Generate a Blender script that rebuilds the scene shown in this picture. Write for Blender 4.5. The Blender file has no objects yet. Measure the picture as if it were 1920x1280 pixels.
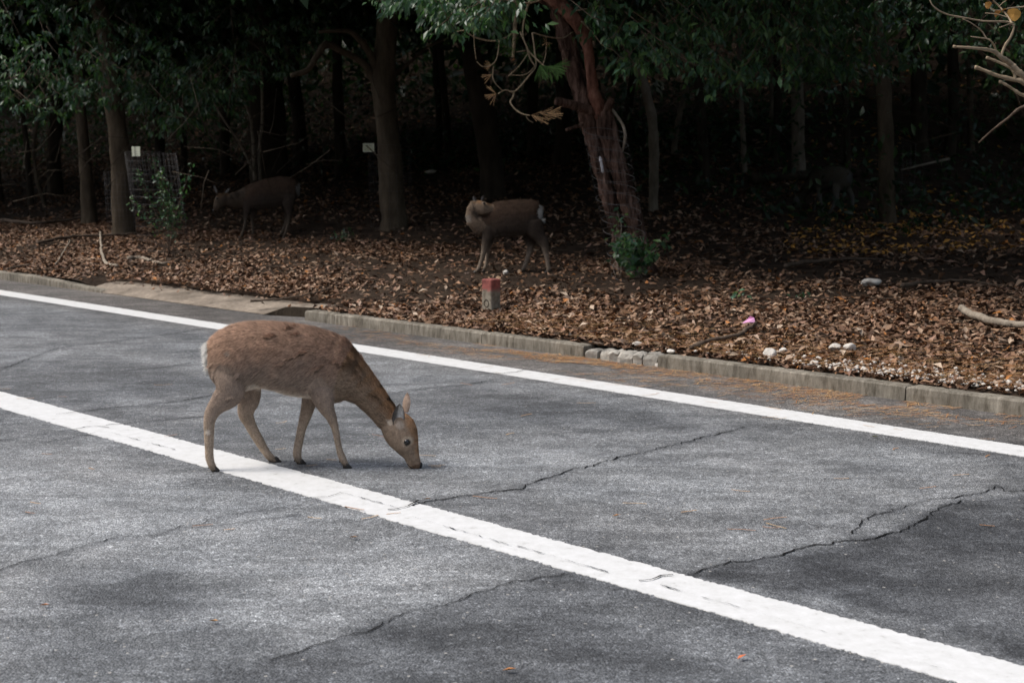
import bpy, math, random
import numpy as np
from mathutils import Vector, Matrix
R = math.radians
random.seed(7); rng = np.random.default_rng(11)
scn = bpy.context.scene
COL = scn.collection

# ------------------------------------------------------------------ camera
F, CX, CY = 2666.67, 960.0, 640.0
PITCH = math.atan2(350.0, F)
CAMZ = 1.6
cam_d = bpy.data.cameras.new('camera'); cam = bpy.data.objects.new('camera', cam_d); COL.objects.link(cam)
cam.location = (0, 0, CAMZ); cam.rotation_euler = (math.pi/2 - PITCH, 0, 0)
cam_d.lens = 50.0; cam_d.sensor_width = 36.0; cam_d.clip_end = 400; cam_d.clip_start = 0.1
cam_d.dof.use_dof = True; cam_d.dof.focus_distance = 7.4; cam_d.dof.aperture_fstop = 4.5
scn.camera = cam

# ------------------------------------------------------------------ light
SUN_EL = R(54)                          # veiled sun high on the left, along the road
sun_vec = Vector((-math.cos(SUN_EL)*0.995, -math.cos(SUN_EL)*0.10, math.sin(SUN_EL)))
w = bpy.data.worlds.new('World'); scn.world = w; w.use_nodes = True
nt = w.node_tree; nt.nodes.clear()
wo = nt.nodes.new('ShaderNodeOutputWorld'); bg = nt.nodes.new('ShaderNodeBackground')
sky = nt.nodes.new('ShaderNodeTexSky'); sky.sky_type = 'NISHITA'; sky.sun_disc = False
sky.sun_elevation = SUN_EL; sky.sun_rotation = math.atan2(sun_vec.x, sun_vec.y)
sky.air_density = 1.0; sky.dust_density = 3.0; sky.ozone_density = 1.0
hs = nt.nodes.new('ShaderNodeHueSaturation'); hs.inputs['Saturation'].default_value = 0.6
nt.links.new(sky.outputs[0], hs.inputs['Color']); nt.links.new(hs.outputs[0], bg.inputs['Color'])
bg.inputs['Strength'].default_value = 0.10
nt.links.new(bg.outputs[0], wo.inputs[0])
sl = bpy.data.lights.new('sun', 'SUN'); sl.energy = 1.3; sl.angle = R(22); sl.color = (1, .95, .88)
so = bpy.data.objects.new('sun', sl); COL.objects.link(so)
so.rotation_euler = sun_vec.to_track_quat('Z', 'Y').to_euler()
vs = scn.view_settings
vs.view_transform = 'Standard'; vs.look = 'None'; vs.gamma = 1; vs.use_curve_mapping = False
vs.exposure = 1.1
scn.render.engine = 'CYCLES'
cy = scn.cycles
cy.max_bounces = 5; cy.diffuse_bounces = 3; cy.glossy_bounces = 2; cy.transmission_bounces = 2; cy.volume_bounces = 0
cy.use_denoising = True; cy.denoiser = 'OPENIMAGEDENOISE'; cy.denoising_input_passes = 'RGB_ALBEDO_NORMAL'
cy.use_adaptive_sampling = True; cy.adaptive_threshold = 0.008
cy.caustics_reflective = False; cy.caustics_refractive = False

# ------------------------------------------------------------------ projection helpers
cp, sp = math.cos(PITCH), math.sin(PITCH)
def ray(px, py):
    x = (px-CX)/F; v = (CY-py)/F
    return Vector((x, cp + v*sp, -sp + v*cp))
def flat(px, py, z=0.0):
    d = ray(px, py); t = (z-CAMZ)/d.z
    return Vector((d.x*t, d.y*t, z))
def at(px, py, y):
    d = ray(px, py); t = y/d.y
    return Vector((d.x*t, y, CAMZ + d.z*t))

# vectorised value noise
def _hash(ix, iy, seed):
    h = (ix.astype(np.int64)*374761393 + iy.astype(np.int64)*668265263 + seed*1442695041) & 0x7fffffff
    h = ((h ^ (h >> 13))*1274126177) & 0x7fffffff
    h = h ^ (h >> 16)
    return (h & 0xffff)/65535.0
def vnoise(x, y, seed=0):
    x = np.asarray(x, float); y = np.asarray(y, float)
    ix = np.floor(x); iy = np.floor(y); fx = x-ix; fy = y-iy
    fx = fx*fx*(3-2*fx); fy = fy*fy*(3-2*fy)
    a = _hash(ix, iy, seed); b = _hash(ix+1, iy, seed); c = _hash(ix, iy+1, seed); d = _hash(ix+1, iy+1, seed)
    return a+(b-a)*fx+(c-a)*fy+(a-b-c+d)*fx*fy
def fbm(x, y, seed=0, o=4):
    s = 0; a = .5
    for i in range(o):
        s = s + a*vnoise(x*2**i, y*2**i, seed+i*17); a *= .5
    return s/(1-.5**o)
def sstep(x, a, b):
    t = np.clip((np.asarray(x, float)-a)/(b-a), 0, 1); return t*t*(3-2*t)

# kerb frame (s along the kerb to the right, d into the wood)
KA, KB = flat(0, 524), flat(1920, 781)
KS = (KB-KA).normalized(); KN = Vector((-KS.y, KS.x, 0))
K0 = flat(960, 652); K0 = KA + KS*((K0-KA).dot(KS))
def sd(x, y): 
    return (x-K0.x)*KS.x+(y-K0.y)*KS.y, (x-K0.x)*KN.x+(y-K0.y)*KN.y
def xy(s, d): 
    return K0.x+s*KS.x+d*KN.x, K0.y+s*KS.y+d*KN.y
def kerb_s(px, py=None):                      # s of the kerb foot under a picture column
    py = 524+.1339*px if py is None else py
    p = flat(px, py); return (p-K0).dot(KS)
S_SAND0, S_SAND1 = kerb_s(150), kerb_s(570)
def terrain(x, y):
    x = np.asarray(x, float); y = np.asarray(y, float)
    s, d = sd(x, y); dd = np.maximum(d, 0)
    sand = sstep(s, S_SAND0-.8, S_SAND0+.8)*(1-sstep(s, S_SAND1-.15, S_SAND1+.15))
    h = .085 + .27*(1-np.exp(-dd/2.2)) + .018*dd
    left = sstep(-s, 2.0, 8.0)
    h = h + left*.14*np.maximum(dd-4.0, 0)
    h = h + .055*np.maximum(dd-11, 0) + .26*np.maximum(dd-21, 0)
    h = h + sstep(dd, .1, 1.2)*(.05*(fbm(x*.9, y*.9, 3)-.5)+.035*(fbm(x*3, y*3, 9)-.5))
    return h
def hit(px, py):
    d = ray(px, py); t = 6.0; pt = None
    while t < 90:
        p = Vector((d.x*t, d.y*t, CAMZ+d.z*t)); s_, d_ = sd(p.x, p.y)
        g = float(terrain(p.x, p.y)) if d_ > 0 else 0.0
        if p.z <= g: break
        t += .02
    return Vector((p.x, p.y, g))

# ------------------------------------------------------------------ object helpers
def tag(o, label=None, cat=None, group=None, kind=None):
    if label: o['label'] = label
    if cat: o['category'] = cat
    if group: o['group'] = group
    if kind: o['kind'] = kind
    return o
def empty(name, loc, rz=0):
    o = bpy.data.objects.new(name, None); COL.objects.link(o); o.location = loc; o.rotation_euler = (0, 0, rz)
    o.empty_display_size = .2
    return o
def link(name, me, parent=None, mat=None):
    o = bpy.data.objects.new(name, me); COL.objects.link(o)
    if parent: o.parent = parent
    if mat and not me.materials: me.materials.append(mat)
    return o
def mesh_np(name, V, Fc, col=None, smooth=False, mat=None):
    V = np.ascontiguousarray(V, np.float32); Fc = np.ascontiguousarray(Fc, np.int32); n, k = Fc.shape
    me = bpy.data.meshes.new(name)
    me.vertices.add(len(V)); me.vertices.foreach_set('co', V.ravel())
    me.loops.add(n*k); me.loops.foreach_set('vertex_index', Fc.ravel())
    me.polygons.add(n); me.polygons.foreach_set('loop_start', np.arange(0, n*k, k, dtype=np.int32))
    try: me.polygons.foreach_set('loop_total', np.full(n, k, np.int32))
    except Exception: pass
    if smooth: me.polygons.foreach_set('use_smooth', np.ones(n, bool))
    me.update(calc_edges=True)
    if col is not None: setcol(me, col)
    if mat: me.materials.append(mat)
    return me
def setcol(me, col):
    a = me.color_attributes.new('Col', 'FLOAT_COLOR', 'POINT')
    c = np.ones((len(me.vertices), 4), np.float32); c[:, :3] = col
    a.data.foreach_set('color', c.ravel())
class MB:
    def __init__(s): s.v = []; s.f = []; s.c = []
    def add(s, V, Fs, c=None):
        o = len(s.v); s.v += [tuple(p) for p in V]; s.f += [tuple(i+o for i in f) for f in Fs]
        s.c += [c or (1, 1, 1)]*len(V)
    def tube(s, pts, rad, n=8, jit=0, cap=True, c=None, seed=0, ridge=0):
        pts = [Vector(p) for p in pts]; m = len(pts)
        if not hasattr(rad, '__len__'): rad = [rad]*m
        V = []; Fs = []; u = None
        for i, p in enumerate(pts):
            t = (pts[min(i+1, m-1)]-pts[max(i-1, 0)])
            t = t.normalized() if t.length > 1e-9 else Vector((0, 0, 1))
            if u is None:
                u = t.orthogonal().normalized() if abs(t.z) < .95 else (Vector((1, 0, 0))-t*t.x).normalized()
            else:
                u = (u-t*u.dot(t)); u = u.normalized() if u.length > 1e-6 else t.orthogonal().normalized()
            b = t.cross(u)
            for k in range(n):
                a = 2*math.pi*k/n
                r = rad[i]*(1+jit*(float(vnoise(i*.35+seed*3.1, math.cos(a)*1.3+math.sin(a)*2.1+7, seed))-.5)*2)
                if ridge: r *= 1+ridge*(abs(float(vnoise(k*.55+100, i*.23+seed*5.3, seed+3))-.5)*2-.45)+ridge*.5*(float(vnoise(k*1.3, i*.7, seed+9))-.5)
                V.append(p+u*(math.cos(a)*r)+b*(math.sin(a)*r))
        for i in range(m-1):
            for k in range(n):
                Fs.append((i*n+k, i*n+(k+1) % n, (i+1)*n+(k+1) % n, (i+1)*n+k))
        if cap:
            Fs.append(tuple(range(n-1, -1, -1))); Fs.append(tuple((m-1)*n+k for k in range(n)))
        s.add(V, Fs, c)
    def box(s, c0, c1, M=None, c=None):
        x0, y0, z0 = c0; x1, y1, z1 = c1
        V = [Vector(p) for p in ((x0,y0,z0),(x1,y0,z0),(x1,y1,z0),(x0,y1,z0),(x0,y0,z1),(x1,y0,z1),(x1,y1,z1),(x0,y1,z1))]
        if M: V = [M @ p for p in V]
        s.add(V, [(3,2,1,0),(4,5,6,7),(0,1,5,4),(1,2,6,5),(2,3,7,6),(3,0,4,7)], c)
    def build(s, name, mat, parent=None, smooth=True, col=False):
        me = bpy.data.meshes.new(name); me.from_pydata(s.v, [], s.f)
        if smooth: me.polygons.foreach_set('use_smooth', np.ones(len(me.polygons), bool))
        me.update()
        if col: setcol(me, np.array(s.c, np.float32))
        me.materials.append(mat)
        return link(name, me, parent)
def spline(pts, n=6):
    """Catmull-Rom through points of any dimension"""
    P = [np.array(p, float) for p in pts]
    if len(P) < 3: 
        return [P[0]+(P[-1]-P[0])*i/n for i in range(n+1)]
    P = [2*P[0]-P[1]]+P+[2*P[-1]-P[-2]]; out = []
    for i in range(1, len(P)-2):
        a, b, c, d = P[i-1:i+3]
        for k in range(n):
            t = k/n
            out.append(.5*((2*b)+(c-a)*t+(2*a-5*b+4*c-d)*t*t+(3*b-a-3*c+d)*t**3))
    out.append(P[-2]); return out
def leaves_np(P, D, N, L, W, fold=.25, curl=.1):
    D = D/np.linalg.norm(D, axis=1, keepdims=True)
    S = np.cross(D, N); S /= np.linalg.norm(S, axis=1, keepdims=True)+1e-9
    N = np.cross(S, D)
    L = np.asarray(L)[:, None]; W = np.asarray(W)[:, None]; n = len(P)
    curl = np.broadcast_to(np.asarray(curl, float), (n,))[:, None]
    fold = np.broadcast_to(np.asarray(fold, float), (n,))[:, None]
    V = np.empty((n, 5, 3))
    V[:, 0] = P; V[:, 1] = P+D*L*.48; V[:, 2] = P+D*L*(1-abs(curl)*.3)-N*L*curl
    V[:, 3] = P+D*L*.45+S*W*.5+N*W*fold; V[:, 4] = P+D*L*.45-S*W*.5+N*W*fold
    b = np.arange(n)[:, None]*5
    T = np.stack([b+[0, 1, 3], b+[0, 4, 1], b+[1, 2, 3], b+[1, 4, 2]], 1).reshape(-1, 3)
    return V.reshape(-1, 3), T
def rand_unit(n):
    v = rng.normal(size=(n, 3)); return v/np.linalg.norm(v, axis=1, keepdims=True)

# ------------------------------------------------------------------ materials
def newmat(name):
    m = bpy.data.materials.new(name); m.use_nodes = True
    t = m.node_tree; p = t.nodes['Principled BSDF']; return m, t, p
def N(t, typ, **kw):
    n = t.nodes.new(typ)
    for k, v in kw.items():
        if k in n.inputs: n.inputs[k].default_value = v
        else: setattr(n, k, v)
    return n
def ramp(t, stops):
    r = t.nodes.new('ShaderNodeValToRGB'); e = r.color_ramp.elements
    while len(e) < len(stops): e.new(.5)
    for i, (p, c) in enumerate(stops): e[i].position = p; e[i].color = (*c, 1) if hasattr(c, '__len__') else (c, c, c, 1)
    return r
def mixc(t, mode='MULTIPLY', fac=1.0):
    m = t.nodes.new('ShaderNodeMix'); m.data_type = 'RGBA'; m.blend_type = mode; m.inputs[0].default_value = fac
    return m       # inputs 6,7 output 2
def vcmat(name, rough=.6, spec=.3, nscale=0, namp=.3, bump=0, bscale=200):
    m, t, p = newmat(name); a = N(t, 'ShaderNodeVertexColor', layer_name='Col')
    src = a.outputs[0]
    if nscale:
        g = N(t, 'ShaderNodeTexCoord'); n = N(t, 'ShaderNodeTexNoise', Scale=nscale, Detail=4.0); t.links.new(g.outputs['Object'], n.inputs['Vector'])
        r = ramp(t, [(.3, 1-namp), (.7, 1+namp*.6)]); t.links.new(n.outputs[0], r.inputs[0])
        x = mixc(t); t.links.new(src, x.inputs[6]); t.links.new(r.outputs[0], x.inputs[7]); src = x.outputs[2]
    if bump:
        g = N(t, 'ShaderNodeTexCoord'); n = N(t, 'ShaderNodeTexNoise', Scale=bscale, Detail=3.0); t.links.new(g.outputs['Object'], n.inputs['Vector'])
        b = N(t, 'ShaderNodeBump', Strength=bump, Distance=.004); t.links.new(n.outputs[0], b.inputs['Height']); t.links.new(b.outputs[0], p.inputs['Normal'])
    t.links.new(src, p.inputs['Base Color'])
    p.inputs['Roughness'].default_value = rough; p.inputs['Specular IOR Level'].default_value = spec
    return m
def noisemat(name, stops, scale=8, rough=.8, spec=.2, bump=.4, bscale=30, bdist=.01, stretch=(1, 1, 1), detail=6):
    m, t, p = newmat(name)
    g = N(t, 'ShaderNodeTexCoord'); mp = N(t, 'ShaderNodeMapping'); mp.inputs['Scale'].default_value = stretch
    t.links.new(g.outputs['Object'], mp.inputs['Vector'])
    n = N(t, 'ShaderNodeTexNoise', Scale=scale, Detail=float(detail), Roughness=.65); t.links.new(mp.outputs[0], n.inputs['Vector'])
    r = ramp(t, stops); t.links.new(n.outputs[0], r.inputs[0]); t.links.new(r.outputs[0], p.inputs['Base Color'])
    n2 = N(t, 'ShaderNodeTexNoise', Scale=bscale, Detail=6.0, Roughness=.7); t.links.new(mp.outputs[0], n2.inputs['Vector'])
    b = N(t, 'ShaderNodeBump', Strength=bump, Distance=bdist); t.links.new(n2.outputs[0], b.inputs['Height']); t.links.new(b.outputs[0], p.inputs['Normal'])
    p.inputs['Roughness'].default_value = rough; p.inputs['Specular IOR Level'].default_value = spec
    return m
M_bark_grey = noisemat('bark_grey', [(.25, (.035, .028, .02)), (.5, (.085, .066, .046)), (.75, (.15, .12, .085))], 6, .9, .1, .9, 16, .03, (1, 1, .35))
M_bark_dark = noisemat('bark_dark', [(.3, (.02, .016, .012)), (.7, (.07, .055, .04))], 6, .9, .1, .9, 18, .03, (1, 1, .3))
M_bark_pine = noisemat('bark_pine', [(.34, (.022, .013, .011)), (.5, (.115, .068, .052)), (.72, (.31, .20, .16))], 16, .9, .1, 1.0, 26, .06, (1, 1, .16))
M_twig = noisemat('twig', [(.3, (.16, .12, .075)), (.7, (.36, .28, .19))], 20, .8, .2, .3, 80, .004)
M_stick = noisemat('stick', [(.3, (.05, .035, .026)), (.7, (.16, .12, .09))], 12, .9, .15, .6, 60, .008)
M_stick_pale = noisemat('stick_pale', [(.3, (.16, .13, .10)), (.7, (.36, .31, .25))], 14, .9, .15, .6, 60, .008)
M_leaf = vcmat('leaf_evergreen', .34, .38)
_t = M_leaf.node_tree; _tr = _t.nodes.new('ShaderNodeBsdfTranslucent'); _mx = _t.nodes.new('ShaderNodeMixShader'); _mx.inputs[0].default_value = .30
_vc = next(n for n in _t.nodes if n.type == 'VERTEX_COLOR'); _g = mixc(_t); _t.links.new(_vc.outputs[0], _g.inputs[6]); _g.inputs[7].default_value = (1.5, 1.9, .9, 1); _t.links.new(_g.outputs[2], _tr.inputs[0])
_o = next(n for n in _t.nodes if n.type == 'OUTPUT_MATERIAL'); _p = _t.nodes['Principled BSDF']; _t.links.new(_p.outputs[0], _mx.inputs[1]); _t.links.new(_tr.outputs[0], _mx.inputs[2]); _t.links.new(_mx.outputs[0], _o.inputs[0])
M_litter = vcmat('leaf_dead', .62, .25)
M_needle = vcmat('needle', .6, .2)
M_soil = noisemat('soil', [(.3, (.016, .011, .008)), (.55, (.045, .031, .022)), (.8, (.085, .06, .043))], 5, .95, .1, .8, 40, .03)
M_bark_pale = noisemat('bark_pale', [(.25, (.07, .06, .045)), (.5, (.16, .135, .105)), (.75, (.27, .235, .19))], 8, .9, .1, .8, 20, .02, (1, 1, .4))
M_bark_red = noisemat('bark_red', [(.3, (.05, .022, .016)), (.5, (.17, .078, .055)), (.75, (.34, .18, .135))], 14, .9, .1, .6, 30, .03, (1, 1, .4))
def concrete(name, a, b, streak=True):
    m, t, p = newmat(name)
    g = N(t, 'ShaderNodeNewGeometry'); mp = N(t, 'ShaderNodeMapping'); mp.inputs['Scale'].default_value = (1, 1, .25) if streak else (1, 1, 1)
    t.links.new(g.outputs['Position'], mp.inputs['Vector'])
    n = N(t, 'ShaderNodeTexNoise', Scale=22.0, Detail=8.0, Roughness=.7); t.links.new(mp.outputs[0], n.inputs['Vector'])
    r = ramp(t, [(.3, a), (.7, b)]); t.links.new(n.outputs[0], r.inputs[0])
    n3 = N(t, 'ShaderNodeTexNoise', Scale=2.3, Detail=5.0); t.links.new(g.outputs['Position'], n3.inputs['Vector'])
    r3 = ramp(t, [(.35, .6), (.65, 1.15)]); t.links.new(n3.outputs[0], r3.inputs[0])
    x = mixc(t); t.links.new(r.outputs[0], x.inputs[6]); t.links.new(r3.outputs[0], x.inputs[7])
    v = N(t, 'ShaderNodeTexVoronoi', Scale=120.0); t.links.new(g.outputs['Position'], v.inputs['Vector'])
    rv = ramp(t, [(.0, .75), (.4, 1.1)]); t.links.new(v.outputs['Distance'], rv.inputs[0])
    y = mixc(t); t.links.new(x.outputs[2], y.inputs[6]); t.links.new(rv.outputs[0], y.inputs[7]); t.links.new(y.outputs[2], p.inputs['Base Color'])
    b_ = N(t, 'ShaderNodeBump', Strength=.7, Distance=.006); t.links.new(n.outputs[0], b_.inputs['Height']); t.links.new(b_.outputs[0], p.inputs['Normal'])
    p.inputs['Roughness'].default_value = .92; p.inputs['Specular IOR Level'].default_value = .15
    return m
M_kerb = concrete('kerb_concrete', (.075, .064, .048), (.33, .30, .25))
M_kerb_broken = concrete('broken_concrete', (.24, .225, .195), (.50, .47, .42), False)
M_sand = concrete('sandy_concrete', (.15, .122, .096), (.31, .262, .212), False)
M_rock = noisemat('rock', [(.3, (.42, .39, .35)), (.7, (.76, .72, .66))], 9, .9, .15, .6, 40, .01)
M_wire = noisemat('wire', [(.3, (.06, .055, .055)), (.7, (.16, .15, .15))], 20, .5, .4, .1, 80, .001)
def asphalt():
    m, t, p = newmat('asphalt'); L = t.links.new
    g = N(t, 'ShaderNodeNewGeometry'); pos = g.outputs['Position']
    a = N(t, 'ShaderNodeVertexColor', layer_name='Col')
    n1 = N(t, 'ShaderNodeTexNoise', Scale=5.5, Detail=10.0, Roughness=.78); L(pos, n1.inputs['Vector'])
    add = N(t, 'ShaderNodeMath', operation='MULTIPLY_ADD'); add.inputs[1].default_value = 1.0; add.inputs[2].default_value = -.5
    L(n1.outputs[0], add.inputs[0])
    s = N(t, 'ShaderNodeMath', operation='ADD'); sep = N(t, 'ShaderNodeSeparateColor'); L(a.outputs[0], sep.inputs[0])
    L(sep.outputs[0], s.inputs[0]); L(add.outputs[0], s.inputs[1])
    base = ramp(t, [(0, (.062, .066, .073)), (.35, (.150, .159, .171)), (.7, (.275, .289, .303)), (1, (.40, .415, .43))]); L(s.outputs[0], base.inputs[0])
    mw = N(t, 'ShaderNodeMapping'); mw.inputs['Scale'].default_value = (1, 2.6, 1); mw.inputs['Rotation'].default_value = (0, 0, .42); L(pos, mw.inputs['Vector'])
    nw = N(t, 'ShaderNodeTexNoise', Scale=1.5, Detail=12.0, Roughness=.72, Distortion=.6); L(mw.outputs[0], nw.inputs['Vector'])
    rw = ramp(t, [(.45, 1.12), (.495, 1.0), (.54, .80)]); L(nw.outputs[0], rw.inputs[0])      # worn-through darker binder patches
    v = N(t, 'ShaderNodeTexVoronoi', Scale=135.0); L(pos, v.inputs['Vector'])
    sv = N(t, 'ShaderNodeSeparateColor'); L(v.outputs['Color'], sv.inputs[0])
    rv = ramp(t, [(0, .60), (.5, .98), (.93, 1.28), (.98, 1.75), (1, 2.2)]); L(sv.outputs[0], rv.inputs[0])
    nm = N(t, 'ShaderNodeTexNoise', Scale=26.0, Detail=5.0, Roughness=.75); mpp = N(t, 'ShaderNodeMapping'); mpp.inputs['Scale'].default_value = (1, 1.8, 1); mpp.inputs['Rotation'].default_value = (0, 0, .75); L(pos, mpp.inputs['Vector']); L(mpp.outputs[0], nm.inputs['Vector'])
    rn = ramp(t, [(.30, .68), (.48, .98), (.7, 1.15)]); L(nm.outputs[0], rn.inputs[0])
    xb = mixc(t); L(base.outputs[0], xb.inputs[6]); L(rn.outputs[0], xb.inputs[7])
    xw = mixc(t); L(xb.outputs[2], xw.inputs[6]); L(rw.outputs[0], xw.inputs[7])
    x = mixc(t); L(xw.outputs[2], x.inputs[6]); L(rv.outputs[0], x.inputs[7])
    vb = N(t, 'ShaderNodeTexVoronoi', Scale=52.0); L(pos, vb.inputs['Vector']); svb = N(t, 'ShaderNodeSeparateColor'); L(vb.outputs['Color'], svb.inputs[0])
    rvb = ramp(t, [(0, .80), (.6, 1.0), (.95, 1.15), (1, 1.5)]); L(svb.outputs[2], rvb.inputs[0]); x2 = mixc(t); L(x.outputs[2], x2.inputs[6]); L(rvb.outputs[0], x2.inputs[7]); x = x2
    # gaps between stones
    rd = ramp(t, [(.3, 1.0), (.7, .62)]); L(v.outputs['Distance'], rd.inputs[0])
    y = mixc(t); L(x.outputs[2], y.inputs[6]); L(rd.outputs[0], y.inputs[7])
    # scattered pale chips
    v2 = N(t, 'ShaderNodeTexVoronoi', Scale=34.0); L(pos, v2.inputs['Vector'])
    sv2 = N(t, 'ShaderNodeSeparateColor'); L(v2.outputs['Color'], sv2.inputs[0])
    c1 = N(t, 'ShaderNodeMath', operation='GREATER_THAN'); c1.inputs[1].default_value = .93; L(sv2.outputs[1], c1.inputs[0])
    c2 = N(t, 'ShaderNodeMath', operation='LESS_THAN'); c2.inputs[1].default_value = .2; L(v2.outputs['Distance'], c2.inputs[0])
    c3 = N(t, 'ShaderNodeMath', operation='MULTIPLY'); L(c1.outputs[0], c3.inputs[0]); L(c2.outputs[0], c3.inputs[1])
    z = mixc(t, 'MIX'); L(c3.outputs[0], z.inputs[0]); L(y.outputs[2], z.inputs[6]); z.inputs[7].default_value = (.36, .35, .33, 1)
    # brown tint (dirt) from green channel
    q = mixc(t, 'MULTIPLY'); L(sep.outputs[1], q.inputs[0]); L(z.outputs[2], q.inputs[6]); q.inputs[7].default_value = (1.0, .86, .74, 1)
    L(q.outputs[2], p.inputs['Base Color'])
    b = N(t, 'ShaderNodeBump', Strength=.75, Distance=.006, invert=True); L(v.outputs['Distance'], b.inputs['Height']); L(b.outputs[0], p.inputs['Normal'])
    p.inputs['Roughness'].default_value = .72; p.inputs['Specular IOR Level'].default_value = .35
    return m
M_asph = asphalt()
def paint():
    m, t, p = newmat('line_paint'); L = t.links.new
    g = N(t, 'ShaderNodeNewGeometry')
    n = N(t, 'ShaderNodeTexNoise', Scale=14.0, Detail=8.0, Roughness=.75); L(g.outputs['Position'], n.inputs['Vector'])
    r = ramp(t, [(.28, (.36, .35, .33)), (.40, (.60, .60, .59)), (.7, (.71, .71, .71))]); L(n.outputs[0], r.inputs[0])
    L(r.outputs[0], p.inputs['Base Color'])
    n2 = N(t, 'ShaderNodeTexNoise', Scale=90.0, Detail=4.0); L(g.outputs['Position'], n2.inputs['Vector'])
    b = N(t, 'ShaderNodeBump', Strength=.15, Distance=.003); L(n2.outputs[0], b.inputs['Height']); L(b.outputs[0], p.inputs['Normal'])
    p.inputs['Roughness'].default_value = .6; p.inputs['Specular IOR Level'].default_value = .3
    return m
M_paint = paint()
def plain(name, c, rough=.6, spec=.3):
    m, t, p = newmat(name); p.inputs['Base Color'].default_value = (*c, 1); p.inputs['Roughness'].default_value = rough
    p.inputs['Specular IOR Level'].default_value = spec; return m
M_crack = plain('crack_dirt', (.012, .012, .012), .95, .05)
M_eye = plain('eye', (.006, .005, .005), .06, .8)
M_hoof = noisemat('hoof', [(.3, (.025, .022, .02)), (.7, (.07, .062, .055))], 40, .5, .3, .3, 100, .002)

# ================================================================== ROAD
CRACKS = [
 [(1290,1077),(1370,1055),(1450,1045),(1500,1028),(1565,1017),(1640,1010),(1700,993),(1740,972),(1745,962),(1775,948),(1800,940)],
 [(1595,1002),(1632,968),(1700,950),(1745,937),(1790,933),(1850,922),(1870,912),(1885,922),(1925,920)],
 [(772,948),(820,937),(860,932),(920,923),(975,918),(1000,905),(1040,892),(1075,880),(1110,874),(1160,858),(1235,842),(1300,826),(1400,800)],
 [(-5,1070),(40,1055),(110,1040),(140,1028),(225,1008),(300,1003),(335,988)],
 [(365,985),(420,968),(520,953),(560,948)], [(375,988),(470,978),(560,966)],
 [(505,1238),(560,1220),(640,1198),(700,1178),(760,1150),(830,1135),(900,1112),(960,1092),(1060,1075)],
 [(735,737),(800,728),(870,722),(930,712)], [(160,771),(230,763),(340,752),(400,740)], [(200,798),(280,790),(400,779)],
 [(10,690),(110,652),(230,638),(330,625),(370,618)], [(360,680),(300,690),(220,696)],
 [(0,826),(90,812),(160,802)], [(80,830),(180,812)],
]
gx = np.concatenate([np.linspace(-90, -9.2, 24), np.arange(-9, 9, .045), np.linspace(9.2, 70, 20)])
gy = np.concatenate([np.linspace(-45, 2.0, 16), np.arange(2.2, 19, .045), np.linspace(19.3, 95, 24)])
GX, GY = np.meshgrid(gx, gy); X, Y = GX.ravel(), GY.ravel()
def in_poly(poly, feather=.15):
    P = [flat(*p) for p in poly]; ins = np.zeros(len(X), bool); dist = np.full(len(X), 1e9)
    jx = X+.16*(fbm(X*2.2, Y*2.2, 51)-.5); jy = Y+.16*(fbm(X*2.2, Y*2.2, 77)-.5)
    for a, b in zip(P, P[1:]+P[:1]):
        c = ((a.y > jy) != (b.y > jy)); dy = (b.y-a.y) or 1e-9
        ins ^= c & (jx < (b.x-a.x)*(jy-a.y)/dy+a.x)
        ex, ey = b.x-a.x, b.y-a.y; tt = np.clip(((jx-a.x)*ex+(jy-a.y)*ey)/(ex*ex+ey*ey+1e-12), 0, 1)
        dist = np.minimum(dist, np.hypot(jx-a.x-tt*ex, jy-a.y-tt*ey))
    return sstep(np.where(ins, dist, -dist), -feather*.45, feather*.45)
u_, v_ = sd(X, Y)
tone = .54+.40*(fbm(X*.8, Y*.8, 5)-.5)+.34*(fbm(u_*1.1, v_*3.4, 21)-.5)+.25*(fbm(X*6, Y*6, 31, 3)-.5)
tone -= .42*in_poly([(1290,1077),(1640,1010),(1745,962),(1800,938),(1925,930),(2400,1000),(2400,1300),(1925,1240),(1560,1120)], .12)
tone -= .22*in_poly([(505,1238),(830,1135),(1060,1075),(1240,1110),(1700,1270),(1500,1500),(300,1500),(200,1330)], .12)
tone -= .20*in_poly([(-100,700),(120,665),(300,685),(420,720),(300,745),(100,735),(-100,740)], .3)
tone -= .22*in_poly([(60,1060),(250,1060),(420,1130),(300,1160),(100,1110)], .25)
tone += .22*in_poly([(420,1130),(560,1080),(700,1120),(620,1195),(520,1215),(400,1180)], .3)
tone += .26*in_poly([(-200,800),(300,880),(760,1000),(1000,1060),(700,1160),(300,1050),(-200,1300)], .5)
tone += .14*in_poly([(560,900),(900,830),(1350,800),(1900,880),(1850,915),(1640,1000),(1290,1070),(1000,930),(800,935)], .25)
tone -= .14*in_poly([(800,720),(1250,770),(1500,800),(1400,860),(1200,880),(1000,800)], .3)
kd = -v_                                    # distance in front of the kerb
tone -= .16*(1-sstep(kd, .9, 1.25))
brown = .75*(1-sstep(kd, .5, 1.4))+.25*fbm(X*1.5, Y*1.5, 61)
for c in CRACKS:                             # dirt gathers along the cracks
    P = [flat(*p) for p in c]; dist = np.full(len(X), 9.)
    for a, b in zip(P, P[1:]):
        ex, ey = b.x-a.x, b.y-a.y; tt = np.clip(((X-a.x)*ex+(Y-a.y)*ey)/(ex*ex+ey*ey+1e-12), 0, 1)
        dist = np.minimum(dist, np.hypot(X-a.x-tt*ex, Y-a.y-tt*ey))
    tone -= .16*(1-sstep(dist, .0, .07))
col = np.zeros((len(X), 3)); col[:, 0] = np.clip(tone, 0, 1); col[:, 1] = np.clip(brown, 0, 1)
nx, ny = len(gx), len(gy)
I = np.arange(nx*ny).reshape(ny, nx)
Q = np.stack([I[:-1, :-1], I[:-1, 1:], I[1:, 1:], I[1:, :-1]], -1).reshape(-1, 4)
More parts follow.
